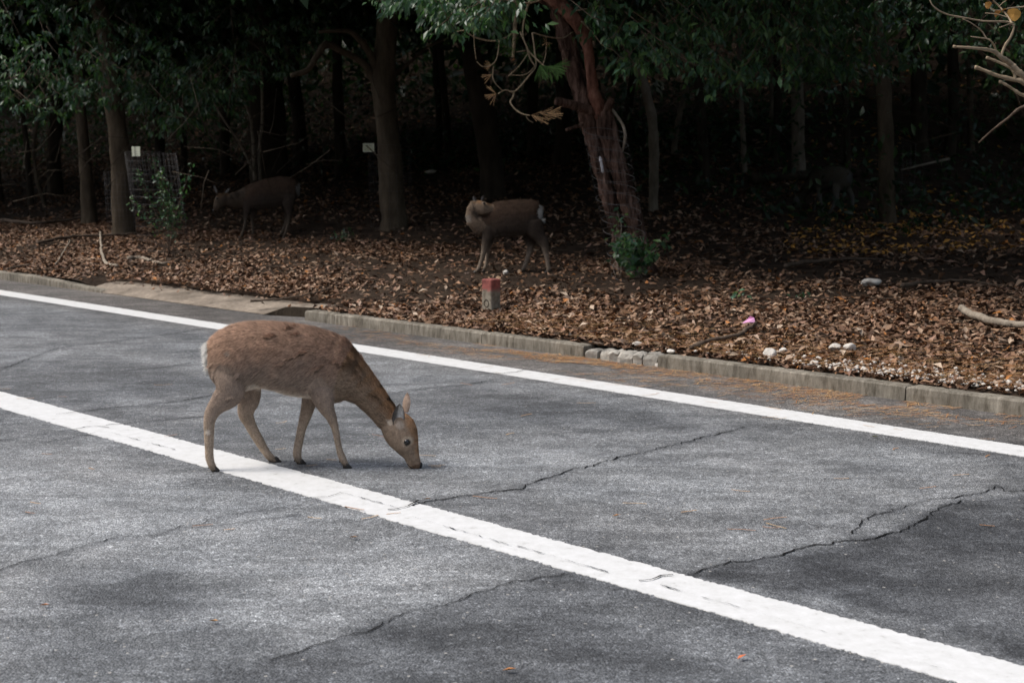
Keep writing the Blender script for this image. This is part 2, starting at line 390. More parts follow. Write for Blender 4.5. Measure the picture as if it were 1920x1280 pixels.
road = link('road', mesh_np('road', np.stack([X, Y, np.zeros_like(X)], 1), Q, col, True, M_asph))
tag(road, 'cracked grey asphalt road with worn and patched areas', kind='structure')

def ribbon(pts, wfun, z):
    V = []; Fs = []
    for i, p in enumerate(pts):
        t = pts[min(i+1, len(pts)-1)]-pts[max(i-1, 0)]; n = Vector((-t.y, t.x, 0)).normalized()
        a, b = wfun(i); V += [Vector((p.x, p.y, z))+n*a, Vector((p.x, p.y, z))-n*b]
    for i in range(len(pts)-1): Fs.append((2*i, 2*i+1, 2*i+3, 2*i+2))
    return V, Fs
def wiggle(poly, step=.03, amp=.012, sd_=0):
    P = [flat(*p) for p in poly]; out = []
    for a, b in zip(P, P[1:]):
        n = max(1, int((b-a).length/step))
        out += [a.lerp(b, i/n) for i in range(n)]
    out.append(P[-1])
    for i, p in enumerate(out):
        p.x += amp*(random.random()-.5)*2; p.y += amp*1.4*(random.random()-.5)*2
    return out
WIDE = [1.3, 1.0, 1.4, .75, .6, .5, .8, 1.1, 1.0, 1.0, .9, .8, .7, .6]
for k, c in enumerate(CRACKS):
    pts = wiggle(c); m = MB()
    ws = [max(.0012, .0056*WIDE[k]*(.3+1.3*float(vnoise(i*.35, k*9.1, 4)))) for i in range(len(pts))]
    m.add(*ribbon(pts, lambda i: (ws[i]*.6, ws[i]*.5), .004))
    o = m.build('crack', M_crack, road, False)

# painted lines, as thick strips with chipped edges, broken where the cracks run through
def line_strip(px_pts, half, brk, chip, seed):
    A, B = flat(*px_pts[0]), flat(*px_pts[1])
    L = (B-A).length; dr = (B-A)/L; nn = Vector((-dr.y, dr.x, 0)); n = int(L/.008)
    if True:
        m = MB(); i0 = 0; brks = [((flat(*b)-A).dot(dr), g) for b, g in brk]
        def edge(i, side):
            t = i*.008
            e = half+.004*(float(fbm(t*2.0, side*5.3+seed, 3, 3))-.5)*2
            c = float(vnoise(t*9, side*7.7+seed, 8)); c2 = float(vnoise(t*34, side*3.7+seed, 18))
            c3 = float(vnoise(t*83, side*9.1+seed, 28)); e -= chip*(max(0, c-.62)*.010+max(0, c2-.55)*.016*(1 if side > 0 else .7)+max(0, c3-.5)*.020)
            return e
        def run(t0, t1):
            a, b = int(max(0, t0)/.008), int(min(L, t1)/.008)
            V = []; Fs = []
            K = 5
            for i in range(a, b+1):
                p = A+dr*(i*.008); e1, e2 = edge(i, 1), edge(i, -1)
                sl = .35*(1)            # crack runs a little across
                ox = 0
                if i-a < 12: ox = 0
                V += [p+nn*e1+Vector((0,0,.0)), p+nn*e1+Vector((0,0,.003)), p-nn*e2+Vector((0,0,.003)), p-nn*e2]
            for i in range(b-a):
                o = i*4
                for q in range(3): Fs.append((o+q, o+q+1, o+4+q+1, o+4+q))
            m.add(V, [f[::-1] for f in Fs])
        ts = [-1]
        prev = 0
        for tb, g in sorted(brks): run(prev, tb-g/2); prev = tb+g/2
        run(prev, L)
        o = m.build('road_marking', M_paint, None, False)
    return o
def line_pt(x, y0, k): return (x, y0+k*x)
l1 = line_strip([(-1100, 548.3-.1552*1100), (3000, 548.3+.1552*3000)], .135, [], .8, 1)
tag(l1, 'far white road line running beside the kerb', kind='structure')
l2 = line_strip([(-900, 749-.2772*900), (2700, 749+.2772*2700)], .145, [], 1.2, 5)
tag(l2, 'near wide white road line crossing under the hind hoof', kind='structure')
# long hair cracks in the paint
for k, (a, b) in enumerate([((190,808),(330,845)),((640,925),(750,955)),((770,970),(960,1025)),((970,1026),(1130,1072)),((1090,1060),(1140,1075)),((1240,1100),(1400,1145)),((1380,1140),(1560,1192)),((1700,1240),(1790,1262))]):
    pts = wiggle([a, b], .02, .004); m = MB()
    ws = [.007*max(0.02, float(vnoise(i*.5, k*3.3, 14))-.38) for i in range(len(pts))]
    m.add(*ribbon(pts, lambda i: (ws[i], ws[i]), .0085)); m.build('paint_crack', M_crack, l2, False)
for k, c in enumerate([[(727,958),(745,956),(765,951),(785,940)],[(1198,1091),(1222,1089),(1240,1082),(1262,1080)],[(105,778),(133,775),(148,773)],[(155,803),(175,800),(205,803)],[(930,702),(968,699),(985,694)],[(582,935),(615,934),(640,925)]]):
    pts = wiggle(c, .02, .002); m = MB(); wv = [.007,.006,.004,.005,.006,.003][k]
    m.add(*ribbon(pts, lambda i: (wv*(.15+.9*float(vnoise(i*.6, k*5.1, 66))), wv*(.15+.9*float(vnoise(i*.6, k*7.3, 67)))), .0087)); m.build('paint_crack', M_crack, l2 if k != 4 else l1, False)

# ================================================================== GROUND
ss = np.concatenate([np.linspace(-60, -16, 40), np.arange(-15.8, 9, .14), np.linspace(9.2, 45, 40)])
dd = np.concatenate([[.10], np.arange(.16, 7, .12), np.geomspace(7.1, 75, 60)])
SS, DD = np.meshgrid(ss, dd); Sf, Df = SS.ravel(), DD.ravel()
TX, TY = xy(Sf, Df); TZ = terrain(TX, TY)
insand = sstep(Sf, S_SAND0-.3, S_SAND0+.5)*(1-sstep(Sf, S_SAND1-.05, S_SAND1+.05))
TZ = TZ - insand*(1-sstep(Df, .45, .8))*.11
I = np.arange(len(Sf)).reshape(len(dd), len(ss))
Q = np.stack([I[:-1, :-1], I[:-1, 1:], I[1:, 1:], I[1:, :-1]], -1).reshape(-1, 4)
ground = link('ground', mesh_np('ground', np.stack([TX, TY, TZ], 1), Q, None, True, M_soil))
tag(ground, 'dark leaf strewn woodland floor rising behind the kerb', kind='structure')

# ================================================================== KERB
kerb = empty('kerb', (0, 0, 0)); tag(kerb, 'weathered low concrete kerb between road and wood', kind='structure')
def kerb_block(s0, s1, h0=.10, h1=.10, dep=.135, mat=M_kerb, name='kerb_stone', rough=.0025, d0=0., seed=0, bev=.012, tilt=0):
    n = max(2, int((s1-s0)/.03)); prof = [(0, -.05), (0, h0*.5), (.002, h0-bev), (bev, h0-.001), (dep*.5, h0), (dep-bev, h0), (dep, h0-bev), (dep, -.05)]
    V = []; Fs = []; k = len(prof)
    for i in range(n+1):
        s = s0+(s1-s0)*i/n; hh = h0+(h1-h0)*i/n
        endb = min(i, n-i); 
        for j, (d, z) in enumerate(prof):
            zz = z*hh/h0 if z > 0 else z
            nz = (float(fbm(s*9+seed, j*1.7, 41, 3))-.5)*2*rough; nd = (float(fbm(s*11+seed, j*2.3+40, 42, 3))-.5)*2*rough
            if endb == 0 and j in (2, 3, 4, 5): zz -= bev*.7
            x_, y_ = xy(s, d+d0+nd+tilt*(i/n-.5)); V.append((x_, y_, zz+(nz if z > 0 else 0)))
    for i in range(n):
        for j in range(k-1): Fs.append((i*k+j, (i+1)*k+j, (i+1)*k+j+1, i*k+j+1))
    Fs.append(tuple(range(k))); Fs.append(tuple(n*k+j for j in range(k-1, -1, -1)))
    m = MB(); m.add(V, Fs); return m.build(name, mat, kerb, False)
joint = [kerb_s(571), kerb_s(627), kerb_s(903), kerb_s(1094)]
for i in range(3): kerb_block(joint[i]+.004, joint[i+1]-.004, seed=i*7)
j2 = [kerb_s(1232), kerb_s(1697), kerb_s(2130)]
for i in range(2): kerb_block(j2[i]+.004, j2[i+1]-.006, seed=30+i*7)
s = j2[-1]
for i in range(8): kerb_block(s+.004, s+1.2-.004, seed=60+i); s += 1.2
s = kerb_s(-35)
kerb_block(kerb_s(-35), kerb_s(66)-.004, seed=90); kerb_block(kerb_s(66)+.004, kerb_s(190), .10, .03, seed=97)
for i in range(14): kerb_block(s-1.2+.004, s-.004, seed=100+i); s -= 1.2
# broken pieces
bk = [(1100,1118,.075,.4),(1121,1143,.088,.2),(1144,1158,.092,.1),(1160,1184,.09,.05),(1186,1203,.10,0),(1204,1231,.102,0)]
for i, (a, b, h, t) in enumerate(bk):
    kerb_block(kerb_s(a), kerb_s(b)-.006, h, h*(.9+.15*random.random()), .11+.03*random.random(), M_kerb_broken, 'broken_stone', .017, random.uniform(-.008, .012), 200+i*9, .02, random.uniform(-.03, .03))
# sandy lowered strip and drain mouth
V = []; Fs = []; n = 60
s0, s1 = kerb_s(105), kerb_s(571)
prof = [(-.10, .004), (-.02, .010), (.10, .032), (.22, .055), (.34, .070), (.52, .085)]
sM0 = kerb_s(496)
for i in range(n+1):
    s = s0+(s1-s0)*i/n; fade = float(sstep(s, s0, s0+1.0)); mouth = max(0, (s-sM0)/(s1-sM0))
    for j, (d, z) in enumerate(prof):
        dd_ = max(d, mouth*.24+ (.004*j if mouth > 0 else 0)) if d < .3 else d+.10*(float(fbm(s*2, 3.3, 5))-.5)
        zz = z if mouth <= 0 else max(z, .092*min(1, mouth*2.5)+z*.1) 
        dd_ = dd_*(.45+.55*fade) if d > 0 else dd_*fade
        x_, y_ = xy(s, dd_); V.append((x_, y_, zz+.008*(float(fbm(s*5, j*1.3, 9))-.5)))
k = len(prof)
for i in range(n):
    for j in range(k-1): Fs.append((i*k+j, (i+1)*k+j, (i+1)*k+j+1, i*k+j+1))
m = MB(); m.add(V, Fs); o = m.build('sandy_strip', M_sand, kerb)
m = MB(); V = []                                # back wall of the drain mouth
for i in range(9):
    s = sM0+(s1-sM0)*i/8; mo = i/8
    a = xy(s, mo*.24-.003); V += [(a[0], a[1], -.02), (a[0], a[1], .092*min(1, mo*2.5)+.008)]
m.add(V, [(2*i, 2*i+2, 2*i+3, 2*i+1) for i in range(8)])
m.build('drain_wall', M_bark_dark, kerb, False)

# ================================================================== LEAF LITTER
def litter_cols(n, x, y):
    pal = np.array([(.20,.12,.075),(.27,.175,.115),(.36,.26,.19),(.13,.075,.048),(.075,.045,.03),(.31,.20,.15),(.24,.13,.07),(.43,.33,.25)])
    w_ = np.array([.2,.17,.13,.18,.13,.1,.06,.03]); c = pal[rng.choice(len(pal), n, p=w_)]*rng.uniform(.6, 1.25, (n, 1))*np.array((.90, .83, .77))
    px = CX+F*x/np.maximum(y*cp, .1)
    o = (px > 1480) & (y > 16.5) & (rng.random(n) < .3); c[o] = np.array((.60,.31,.07))*rng.uniform(.7, 1.2, (o.sum(), 1))
    o = (rng.random(n) < .012); c[o] = (.42,.17,.05)
    return c
def litter(n, s_rng, d_rng, size, gamma=1.0, lift=(.004, .03), up=.9):
    s = rng.uniform(*s_rng, n); d = d_rng[0]+(d_rng[1]-d_rng[0])*rng.random(n)**gamma
    x, y = xy(s, d); px = CX+F*x/np.maximum(y*cp, .1)
    keep = (px > -500) & (px < 3000)
    dens = fbm(x*.7, y*.7, 71)*2.4-.75+.5*(fbm(x*3, y*3, 72)-.5)
    bare = np.exp(-((px-850)/400)**2)*np.exp(-((d-2.3)/1.3)**2)*1.25       # trodden earth round the second deer
    keep &= rng.random(n) < np.clip(dens+.35-bare, .10, 1)
    ins = (s > S_SAND0-.4) & (s < S_SAND1) & (d < .28+.24*fbm(s*2, s*0, 5))
    keep &= ~(ins & (rng.random(n) < .97))
    s, d, x, y = s[keep], d[keep], x[keep], y[keep]; n = len(x)
    z = terrain(x, y)+rng.uniform(*lift, n)
    a = rng.uniform(0, 2*np.pi, n); el = rng.normal(0, .32, n)
    D = np.stack([np.cos(a)*np.cos(el), np.sin(a)*np.cos(el), np.sin(el)], 1)
    Nn = np.stack([rng.normal(0, .45, n), rng.normal(0, .45, n), np.ones(n)], 1)
    L = rng.uniform(size*.65, size*1.35, n); W = L*rng.uniform(.33, .52, n)
    P = np.stack([x, y, z], 1)-D*L[:, None]*.5
    sgn = np.where(rng.random(n) < .5, 1, -1)
    V, T = leaves_np(P, D, Nn, L, W, rng.uniform(-.1, .55, n)*sgn, rng.uniform(-.25, .35, n))
    c = np.repeat(litter_cols(n, x, y), 5, 0)
    return V, T, c
def merge(parts):
    Vs, Ts, Cs = [], [], []; o = 0
    for V, T, c in parts: Vs.append(V); Ts.append(T+o); Cs.append(c); o += len(V)
    return np.concatenate(Vs), np.concatenate(Ts), np.concatenate(Cs)
parts = [litter(98000, (-16.5, 8.6), (.10, 4.2), .074, 1.15), litter(52000, (-32, 18), (4, 12), .10), litter(30000, (-40, 32), (11, 28), .14)]
V, T, c = merge(parts)
lit = link('leaf_litter', mesh_np('leaf_litter', V, T, c, False, M_litter), ground); tag(lit, kind='stuff')
# the largest leaves near the kerb one by one
LEAFM = []
pal = [(.33,.23,.16),(.24,.15,.095),(.42,.32,.24),(.17,.10,.06),(.30,.17,.10),(.38,.27,.20),(.28,.20,.15),(.46,.36,.27)]
for k in range(10):
    V, T = leaves_np(np.array([[-.055, 0, 0]]), np.array([[1., 0, 0]]), np.array([[.0, rng.normal(0, .3), 1.]]), np.array([.11]), np.array([rng.uniform(.04, .055)]), rng.uniform(.1, .5), rng.uniform(-.25, .3))
    LEAFM.append(mesh_np('fallen_leaf', V, T, np.repeat([pal[k % 8]], 5, 0), False, M_litter))
cnt = 0
while cnt < 296:
    px = random.uniform(620, 1935); s_ = kerb_s(px)
    d_ = .12+1.5*random.random()**1.4; x, y = xy(s_, d_)
    o = link('fallen_leaf', LEAFM[random.randrange(10)], ground)
    o.location = (x, y, float(terrain(x, y))+.035); o.rotation_euler = (random.gauss(0, .35), random.gauss(0, .35), random.uniform(0, 6.28))
    q = random.uniform(.55, 1.05); o.scale = (q, q, q); cnt += 1

m = MB()                                          # small twigs lying in the litter
for i in range(420):
    s_, d_ = random.uniform(-15, 6.5), .15+5*random.random()**1.3
    if S_SAND0 < s_ < S_SAND1 and d_ < .5: continue
    x, y = xy(s_, d_); a = random.gauss(0, .8); l = random.uniform(.06, .28); z = float(terrain(x, y))+.035
    dv = Vector((math.cos(a), math.sin(a), random.gauss(.02, .08)))*l; c_ = Vector((x, y, z))
    m.tube([c_-dv*.5, c_+Vector((random.gauss(0, .01), random.gauss(0, .01), .006)), c_+dv*.5], [.0045, .0035, .002], 5)
o = m.build('litter_twigs', M_stick, ground); tag(o, kind='stuff')
# pine needles lying on the asphalt and at the kerb
def needles(n, fn, zoff, Lr, w=.0022):
    P = []; 
    for i in range(n):
        p = fn()
        if p is None: continue
        P.append(p)
    P = np.array(P); n = len(P); a = rng.normal(.05, .55, n); L = rng.uniform(*Lr, n)
    D = np.stack([np.cos(a), np.sin(a), rng.normal(0, .05, n)], 1); S = np.stack([-D[:, 1], D[:, 0], 0*a], 1)
    b = rng.normal(0, .06, n)[:, None]*S*L[:, None]
    V = np.empty((n, 6, 3)); base = P+np.array([0, 0, zoff])
    for k, t in enumerate((0, .5, 1)):
        c_ = base+D*L[:, None]*(t-.5)+(b if k == 1 else 0); V[:, 2*k] = c_+S*w; V[:, 2*k+1] = c_-S*w
    V[:, :, 2] = np.maximum(V[:, :, 2], base[:, None, 2]-.001)
    b_ = np.arange(n)[:, None]*6; Qd = np.stack([b_+[0, 1, 3, 2], b_+[2, 3, 5, 4]], 1).reshape(-1, 4)
    pal = np.array([(.42,.20,.08),(.50,.29,.13),(.34,.15,.06),(.55,.36,.18)])
    c = np.repeat(pal[rng.integers(0, 4, n)], 6, 0)
    return V.reshape(-1, 3), Qd, c
def nd_kerb():
    px = random.choice([random.uniform(640, 1930), random.gauss(1150, 130), random.gauss(1000, 120), random.gauss(1620, 150)]); d_ = -abs(random.gauss(0, .32))
    if float(vnoise(px*.012, d_*6, 3)) < .42: return None
    x, y = xy(kerb_s(px), d_-.015); return (x, y, 0)
def nd_road():
    px, py = random.uniform(0, 1920), random.uniform(640, 1000)
    if py < 560+.155*px-20 or random.random() < .35: return None
    p = flat(px, py); return (p.x, p.y, 0)
V1 = needles(2600, nd_kerb, .006, (.05, .12)); V2 = needles(70, nd_road, .006, (.05, .13), .003)
o = link('pine_needles', mesh_np('pine_needles', *merge([V1, V2])[:2], merge([V1, V2])[2], False, M_needle)); tag(o, 'rusty pine needles strewn along the foot of the kerb', 'pine needles', kind='stuff')
def nd_bank():
    px = random.uniform(850, 1930); d_ = .12+abs(random.gauss(0, .45)); x, y = xy(kerb_s(px), d_); return (x, y, float(terrain(x, y)))
V3 = needles(1600, nd_bank, .045, (.06, .12))
o = link('bank_needles', mesh_np('bank_needles', V3[0], V3[1], V3[2], False, M_needle), ground); tag(o, kind='stuff')

# ================================================================== STONES
def rock_mesh(name, sx, sy, sz, seed, sub=3):
    import bmesh
    bm = bmesh.new(); bmesh.ops.create_icosphere(bm, subdivisions=sub, radius=1)
    r_ = np.random.default_rng(seed); planes = r_.normal(size=(9, 3)); planes /= np.linalg.norm(planes, axis=1, keepdims=True); off = r_.uniform(.6, .9, 9)
    for v in bm.verts:
        p = np.array(v.co)
        for q, o_ in zip(planes, off):
            e = p@q-o_
            if e > 0: p = p-q*e*.85
        p = p*(1+.12*(float(fbm(p[0]*2+seed, p[1]*2+p[2]*1.7, seed, 3))-.5)*2)
        v.co = (p[0]*sx, p[1]*sy, p[2]*sz)
    me = bpy.data.meshes.new(name); bm.to_mesh(me); bm.free(); me.materials.append(M_rock); return me
def put_rock(px, py, wpx, hpx, label, seed, name='stone'):
    p = hit(px, py); S = F/(p.y*cp)
    o = link(name, rock_mesh(name, wpx/S/2*1.1, wpx/S/2*.8, hpx/S*.62, seed)); o.location = (p.x, p.y, p.z+hpx/S*.5+.01); o.rotation_euler = (0, 0, seed*1.3)
    tag(o, label, 'stone', 'pale stones lying on the leaf litter')
put_rock(1633, 538, 46, 13, 'long flat grey white rock lying back in the shaded litter', 3, 'rock')
put_rock(1443, 677, 26, 20, 'largest white stone of the pair just behind the kerb', 5)
put_rock(1468, 667, 22, 12, 'cream stone touching the right side of the largest white stone', 8)
put_rock(1565, 659, 21, 12, 'left one of two white stones side by side on brown leaves', 12)
put_rock(1593, 662, 24, 15, 'right one of two white stones side by side on brown leaves', 17)
put_rock(1535, 677, 14, 6, 'small flat pale stone in front of the two white stones', 21)
put_rock(1526, 688, 16, 9, 'small grey stone near the kerb, in front of the small flat pale stone', 24)
put_rock(1258, 665, 18, 7, 'white chip of concrete resting above the straight crack of the kerb', 33)
put_rock(1196, 652, 20, 8, 'rounded white stone lying just behind the broken kerb pieces', 36)
put_rock(1740, 715, 12, 8, 'small white stone behind the kerb joint on the right', 41)
put_rock(1875, 702, 11, 9, 'small white pebble among leaves near the right frame edge', 44)
put_rock(1892, 727, 14, 11, 'tan pebble close behind the kerb at far right', 47)
put_rock(1606, 697, 16, 8, 'grey pebble between kerb and the two white stones', 51)
put_rock(948, 516, 13, 8, 'pale stone on the bare earth in front of the deer looking back', 61)
put_rock(808, 327, 22, 7, 'faint white stone far back near the thick forked trunk', 65)
o = link('stone', rock_mesh('stone', .045, .03, .028, 71)); p = flat(1238, 688); o.location = (p.x, p.y, .012); tag(o, 'white broken chip fallen on the asphalt under the kerb', 'stone', 'pale stones lying on the leaf litter')
# gravel behind the kerb
GP = []
base = rock_mesh('gravel_piece', 1, 1, .7, 5, 1); gv = np.array([v.co[:] for v in base.vertices]); gf = np.array([p.vertices[:] for p in base.polygons])
Vs, Fs = [], []
for i in range(420):
    px = random.gauss(1650, 170); 
    if px > 1940 or px < 1200: continue
    d_ = .13+abs(random.gauss(0, .16)); x, y = xy(kerb_s(px), d_); r_ = random.uniform(.006, .02)
    a = random.uniform(0, 6.28); Rm = np.array([[math.cos(a), -math.sin(a), 0], [math.sin(a), math.cos(a), 0], [0, 0, 1]])
    Fs.append(gf+len(Vs)*len(gv)); Vs.append((gv*r_)@Rm+np.array([x, y, float(terrain(x, y))+.02+r_*.4]))
o = link('gravel', mesh_np('gravel', np.concatenate(Vs), np.concatenate(Fs), None, False, M_rock), ground); tag(o, kind='stuff')
bpy.data.meshes.remove(base)

# single leaves lying on the road
for k, (px, py, lab, c) in enumerate([(83,1140,'small orange brown leaf on the asphalt at lower left',(.5,.2,.08)),(400,1170,'thin curved tan leaf on the pale worn asphalt',(.55,.3,.12)),(662,1012,'small brown leaf on asphalt below the near white line',(.45,.24,.12)),
        (955,1262,'orange leaf scrap at the bottom edge of the road',(.6,.25,.08)),(1640,822,'pale yellow green leaf by the far white line',(.5,.5,.22)),(800,940,'brown leaf lying in the crack beside the near line',(.42,.22,.1)),(1157,971,'tiny orange leaf alone on the middle of the road',(.55,.25,.08)),(1392,1238,'tiny red orange leaf on the near asphalt at lower right',(.6,.18,.08))]):
    p = flat(px, py); V, T = leaves_np(np.array([[-.022, 0, .006]]), np.array([[1., .1, .06]]), np.array([[0, .2, 1.]]), np.array([.045]), np.array([.02]), .3, -.1)
    o = link('fallen_leaf', mesh_np('fallen_leaf', V, T, np.repeat([c], 5, 0), False, M_litter)); o.location = (p.x, p.y, .004); o.rotation_euler = (0, 0, random.uniform(-.8, .8))
    tag(o, lab, 'leaf', 'single leaves on the road')
p = hit(1402, 617)
V = [(-.05,0,0),(.0,.03,.03),(.05,.0,.045),(.055,-.03,.01),(.0,-.03,.012),(.02,.01,.06)]
m = MB(); m.add(V, [(0,4,1),(1,4,2),(4,3,2),(1,2,5)]); o = m.build('litter_scrap', plain('pink_plastic', (.60, .30, .50), .5), None, False)
o.location = (p.x, p.y, p.z+.045); tag(o, 'crumpled pink plastic scrap lying in the leaves by a dark stick', 'litter')

# ================================================================== MARKER POST, STICKS
def marker():
    p = hit(921, 584); S = F/(p.y*cp); h = 62/S; a = 26/S
    root = empty('marker_post', p, R(47)); tag(root, 'short square concrete boundary marker with faded red painted top', 'marker post')
    V = []; Fs = []; prof = [(-.08, 0), (.12, 0), (h*.5, 0), (h*.8, 0), (h-.008, 0), (h, .008)]
    loop = [(-1,-1),(0,-1),(1,-1),(1,0),(1,1),(0,1),(-1,1),(-1,0)]
    ch = .12
    for z, i_ in prof:
        for q in ((-1,-1+ch),(-1+ch,-1),(1-ch,-1),(1,-1+ch),(1,1-ch),(1-ch,1),(-1+ch,1),(-1,1-ch)):
            r_ = a/2-i_; V.append((q[0]*r_, q[1]*r_, z))
    n = 8
    for i in range(len(prof)-1):
        for k in range(n): Fs.append((i*n+k, i*n+(k+1) % n, (i+1)*n+(k+1) % n, (i+1)*n+k))
    Fs.append(tuple((len(prof)-1)*n+k for k in range(n)))
    m_, t, pr = newmat('marker_concrete'); L = t.links.new
    g = N(t, 'ShaderNodeTexCoord'); s = N(t, 'ShaderNodeSeparateXYZ'); L(g.outputs['Object'], s.inputs[0])
    nz = N(t, 'ShaderNodeTexNoise', Scale=28.0, Detail=6.0); L(g.outputs['Object'], nz.inputs['Vector'])
    md = N(t, 'ShaderNodeMath', operation='MULTIPLY_ADD'); md.inputs[1].default_value = .10; L(nz.outputs[0], md.inputs[0]); L(s.outputs[2], md.inputs[2])
    gt = ramp(t, [(0, 0.), (1, 1.)]); mr = N(t, 'ShaderNodeMapRange'); mr.inputs['From Min'].default_value = h*.66+.03; mr.inputs['From Max'].default_value = h*.76+.045
    L(md.outputs[0], mr.inputs[0])
    c1 = ramp(t, [(.3, (.12, .098, .07)), (.7, (.28, .25, .20))]); L(nz.outputs[0], c1.inputs[0])
    c2 = ramp(t, [(.3, (.13, .035, .03)), (.7, (.31, .09, .075))]); L(nz.outputs[0], c2.inputs[0])
    mx = mixc(t, 'MIX'); L(mr.outputs[0], mx.inputs[0]); L(c1.outputs[0], mx.inputs[6]); L(c2.outputs[0], mx.inputs[7]); L(mx.outputs[2], pr.inputs['Base Color'])
    b_ = N(t, 'ShaderNodeBump', Strength=.5, Distance=.004); L(nz.outputs[0], b_.inputs['Height']); L(b_.outputs[0], pr.inputs['Normal']); pr.inputs['Roughness'].default_value = .9
    m = MB(); m.add(V, Fs); m.build('post', m_, root, False)
    m = MB()                                        # engraved ring on the left face
    ring = [Vector((-a/2-.001, math.cos(q)*a*.22+.0, h*.26+math.sin(q)*a*.26)) for q in np.linspace(0, 2*math.pi, 22)]
    m.tube(ring, .0035, 5); m.build('ring_mark', M_bark_dark, root)
marker()
def ground_stick(pts, w0, w1, label, mat, lift=.03, name='stick', group='fallen sticks on the wood floor', seed=0, knots=True, hs=None, extra=None):
    P = [hit(*p) for p in pts]; S = F/(P[0].y*cp)
    hs = hs or [0]*len(P)
    P = [p+Vector((0, 0, lift+h/S)) for p, h in zip(P, hs)]
    sp_ = [Vector(q) for q in spline(P, 7)]; n = len(sp_)
    sp_ = [p+Vector((random.gauss(0, .006), random.gauss(0, .006), random.gauss(0, .004))) for p in sp_]
    rad = [max(.003, (w0+(w1-w0)*i/(n-1))/S/2) for i in range(n)]
    m = MB(); m.tube(sp_, rad, 9, .22, seed=seed)
    if extra:
        for (k, dx, dz, l) in extra:
            b = sp_[int(k*(n-1))]; e = b+Vector((dx, random.uniform(-.05, .05), dz)).normalized()*l
            m.tube([b, b.lerp(e, .5)+Vector((0, 0, .01)), e], [rad[int(k*(n-1))]*.6, rad[int(k*(n-1))]*.4, .003], 6)
    o = m.build(name, mat); tag(o, label, 'stick', group); return o
ground_stick([(1296,664),(1330,652),(1380,642),(1418,622)], 9, 8, 'dark curved stick behind the kerb beside the pink scrap', M_stick, .045, seed=2, hs=[0,2,2,5], extra=[(.93,.5,.5,.07)])
ground_stick([(1800,594),(1830,608),(1870,616),(1935,622)], 15, 13, 'thick pale dead limb poking in from the right frame edge', M_stick_pale, .05, seed=4, hs=[5,2,0,0])
ground_stick([(1470,508),(1520,499),(1580,494),(1655,494)], 9, 4, 'long dark stick lying in shade left of the flat grey white rock', M_stick, .05, seed=6)
ground_stick([(1690,545),(1740,537),(1810,535),(1880,545)], 8, 3, 'reddish brown stick half buried right of the flat grey white rock', M_stick, .045, seed=8)
ground_stick([(220,503),(198,497),(190,480),(188,466)], 8, 4, 'bare J shaped stick standing up from the leaves at left', M_stick_pale, .02, seed=9, hs=[0,2,12,32])
ground_stick([(70,462),(130,450),(200,447),(262,443)], 6, 3, 'long thin branch lying in front of the smooth left trunk', M_stick, .05, seed=11)
ground_stick([(240,490),(262,488),(284,494)], 9, 6, 'short pale cut branch near the wire guard with sign', M_stick_pale, .03, seed=12)
ground_stick([(282,492),(300,498),(318,497)], 4, 3, 'small thin twig touching the short pale cut branch', M_stick_pale, .03, seed=13)
ground_stick([(14,509),(35,505),(56,502)], 6, 4, 'black stick lying on the kerb top at far left', M_stick, .035, seed=14)
ground_stick([(470,571),(530,566),(580,558),(625,543)], 5, 3, 'thin dark branch lying across the sandy strip near the drain', M_stick, .035, seed=15, extra=[(.5,.6,.3,.2),(.7,.6,.2,.18)])
ground_stick([(105,498),(118,480),(132,462)], 3, 2, 'thin leaning twig between the left trunk and the kerb', M_stick_pale, .02, seed=16, hs=[0,4,10])
ground_stick([(1112,652),(1124,660),(1130,666)], 5, 4, 'broken stub of root in the gap of the broken kerb', M_stick, .04, seed=17)
ground_stick([(1408,345),(1470,340),(1540,336),(1610,330)], 20, 17, 'thick dark fallen log behind the grazing deer in deep shade', M_bark_dark, .07, 'fallen_log', seed=18)
ground_stick([(1780,318),(1725,322),(1690,326)], 5, 3, 'thin stick by the orange leaves far back on the right', M_stick_pale, .06, seed=19, hs=[14,5,0])
ground_stick([(0,418),(60,424),(120,420),(190,406)], 7, 4, 'crooked grey branch lying in front of the slim reddish trunk', M_stick, .06, seed=20, extra=[(.6,.6,.5,.35)])
ground_stick([(905,372),(935,356),(960,346)], 5, 3, 'fan of dead twigs above the deer looking back', M_stick, .08, seed=21, hs=[0,6,12], extra=[(.1,.8,.5,.4),(.2,.7,.7,.35)])

# ================================================================== TREES
GREENS = np.array([(.024,.052,.024),(.032,.066,.026),(.018,.042,.024),(.046,.080,.028),(.028,.058,.036)])
def green(n, bright=1.0):
    return GREENS[rng.integers(0, len(GREENS), n)]*rng.uniform(.7, 1.35, (n, 1))*bright
def crown_mesh(name, rx, ry, rz, nclump, per, size, seed):
    r = np.random.default_rng(seed); Ps = []; 
    u = r.normal(size=(nclump, 3)); u /= np.linalg.norm(u, axis=1, keepdims=True); rad = r.random(nclump)**.45
    cen = u*rad[:, None]*np.array([rx, ry, rz]); n = nclump*per
    P = np.repeat(cen, per, 0)+r.normal(0, .30, (n, 3))
    D = np.repeat(u, per, 0)*.6+r.normal(0, .7, (n, 3)); D[:, 2] -= .35
    Nn = r.normal(0, .6, (n, 3)); Nn[:, 2] += 1
    L = r.uniform(size*.7, size*1.3, n)
    V, T = leaves_np(P, D, Nn, L, L*.42, .2, .12)
    return mesh_np(name, V, T, np.repeat(green(n, .7), 5, 0), False, M_leaf)
CROWNS = [crown_mesh('crown', 3.0, 3.0, 2.3, 520, 14, .22, 1), crown_mesh('crown', 2.7, 3.0, 2.0, 460, 14, .22, 2), crown_mesh('crown', 3.2, 2.8, 2.6, 560, 14, .22, 3)]
CROWN_H = [2.3, 2.0, 2.6]
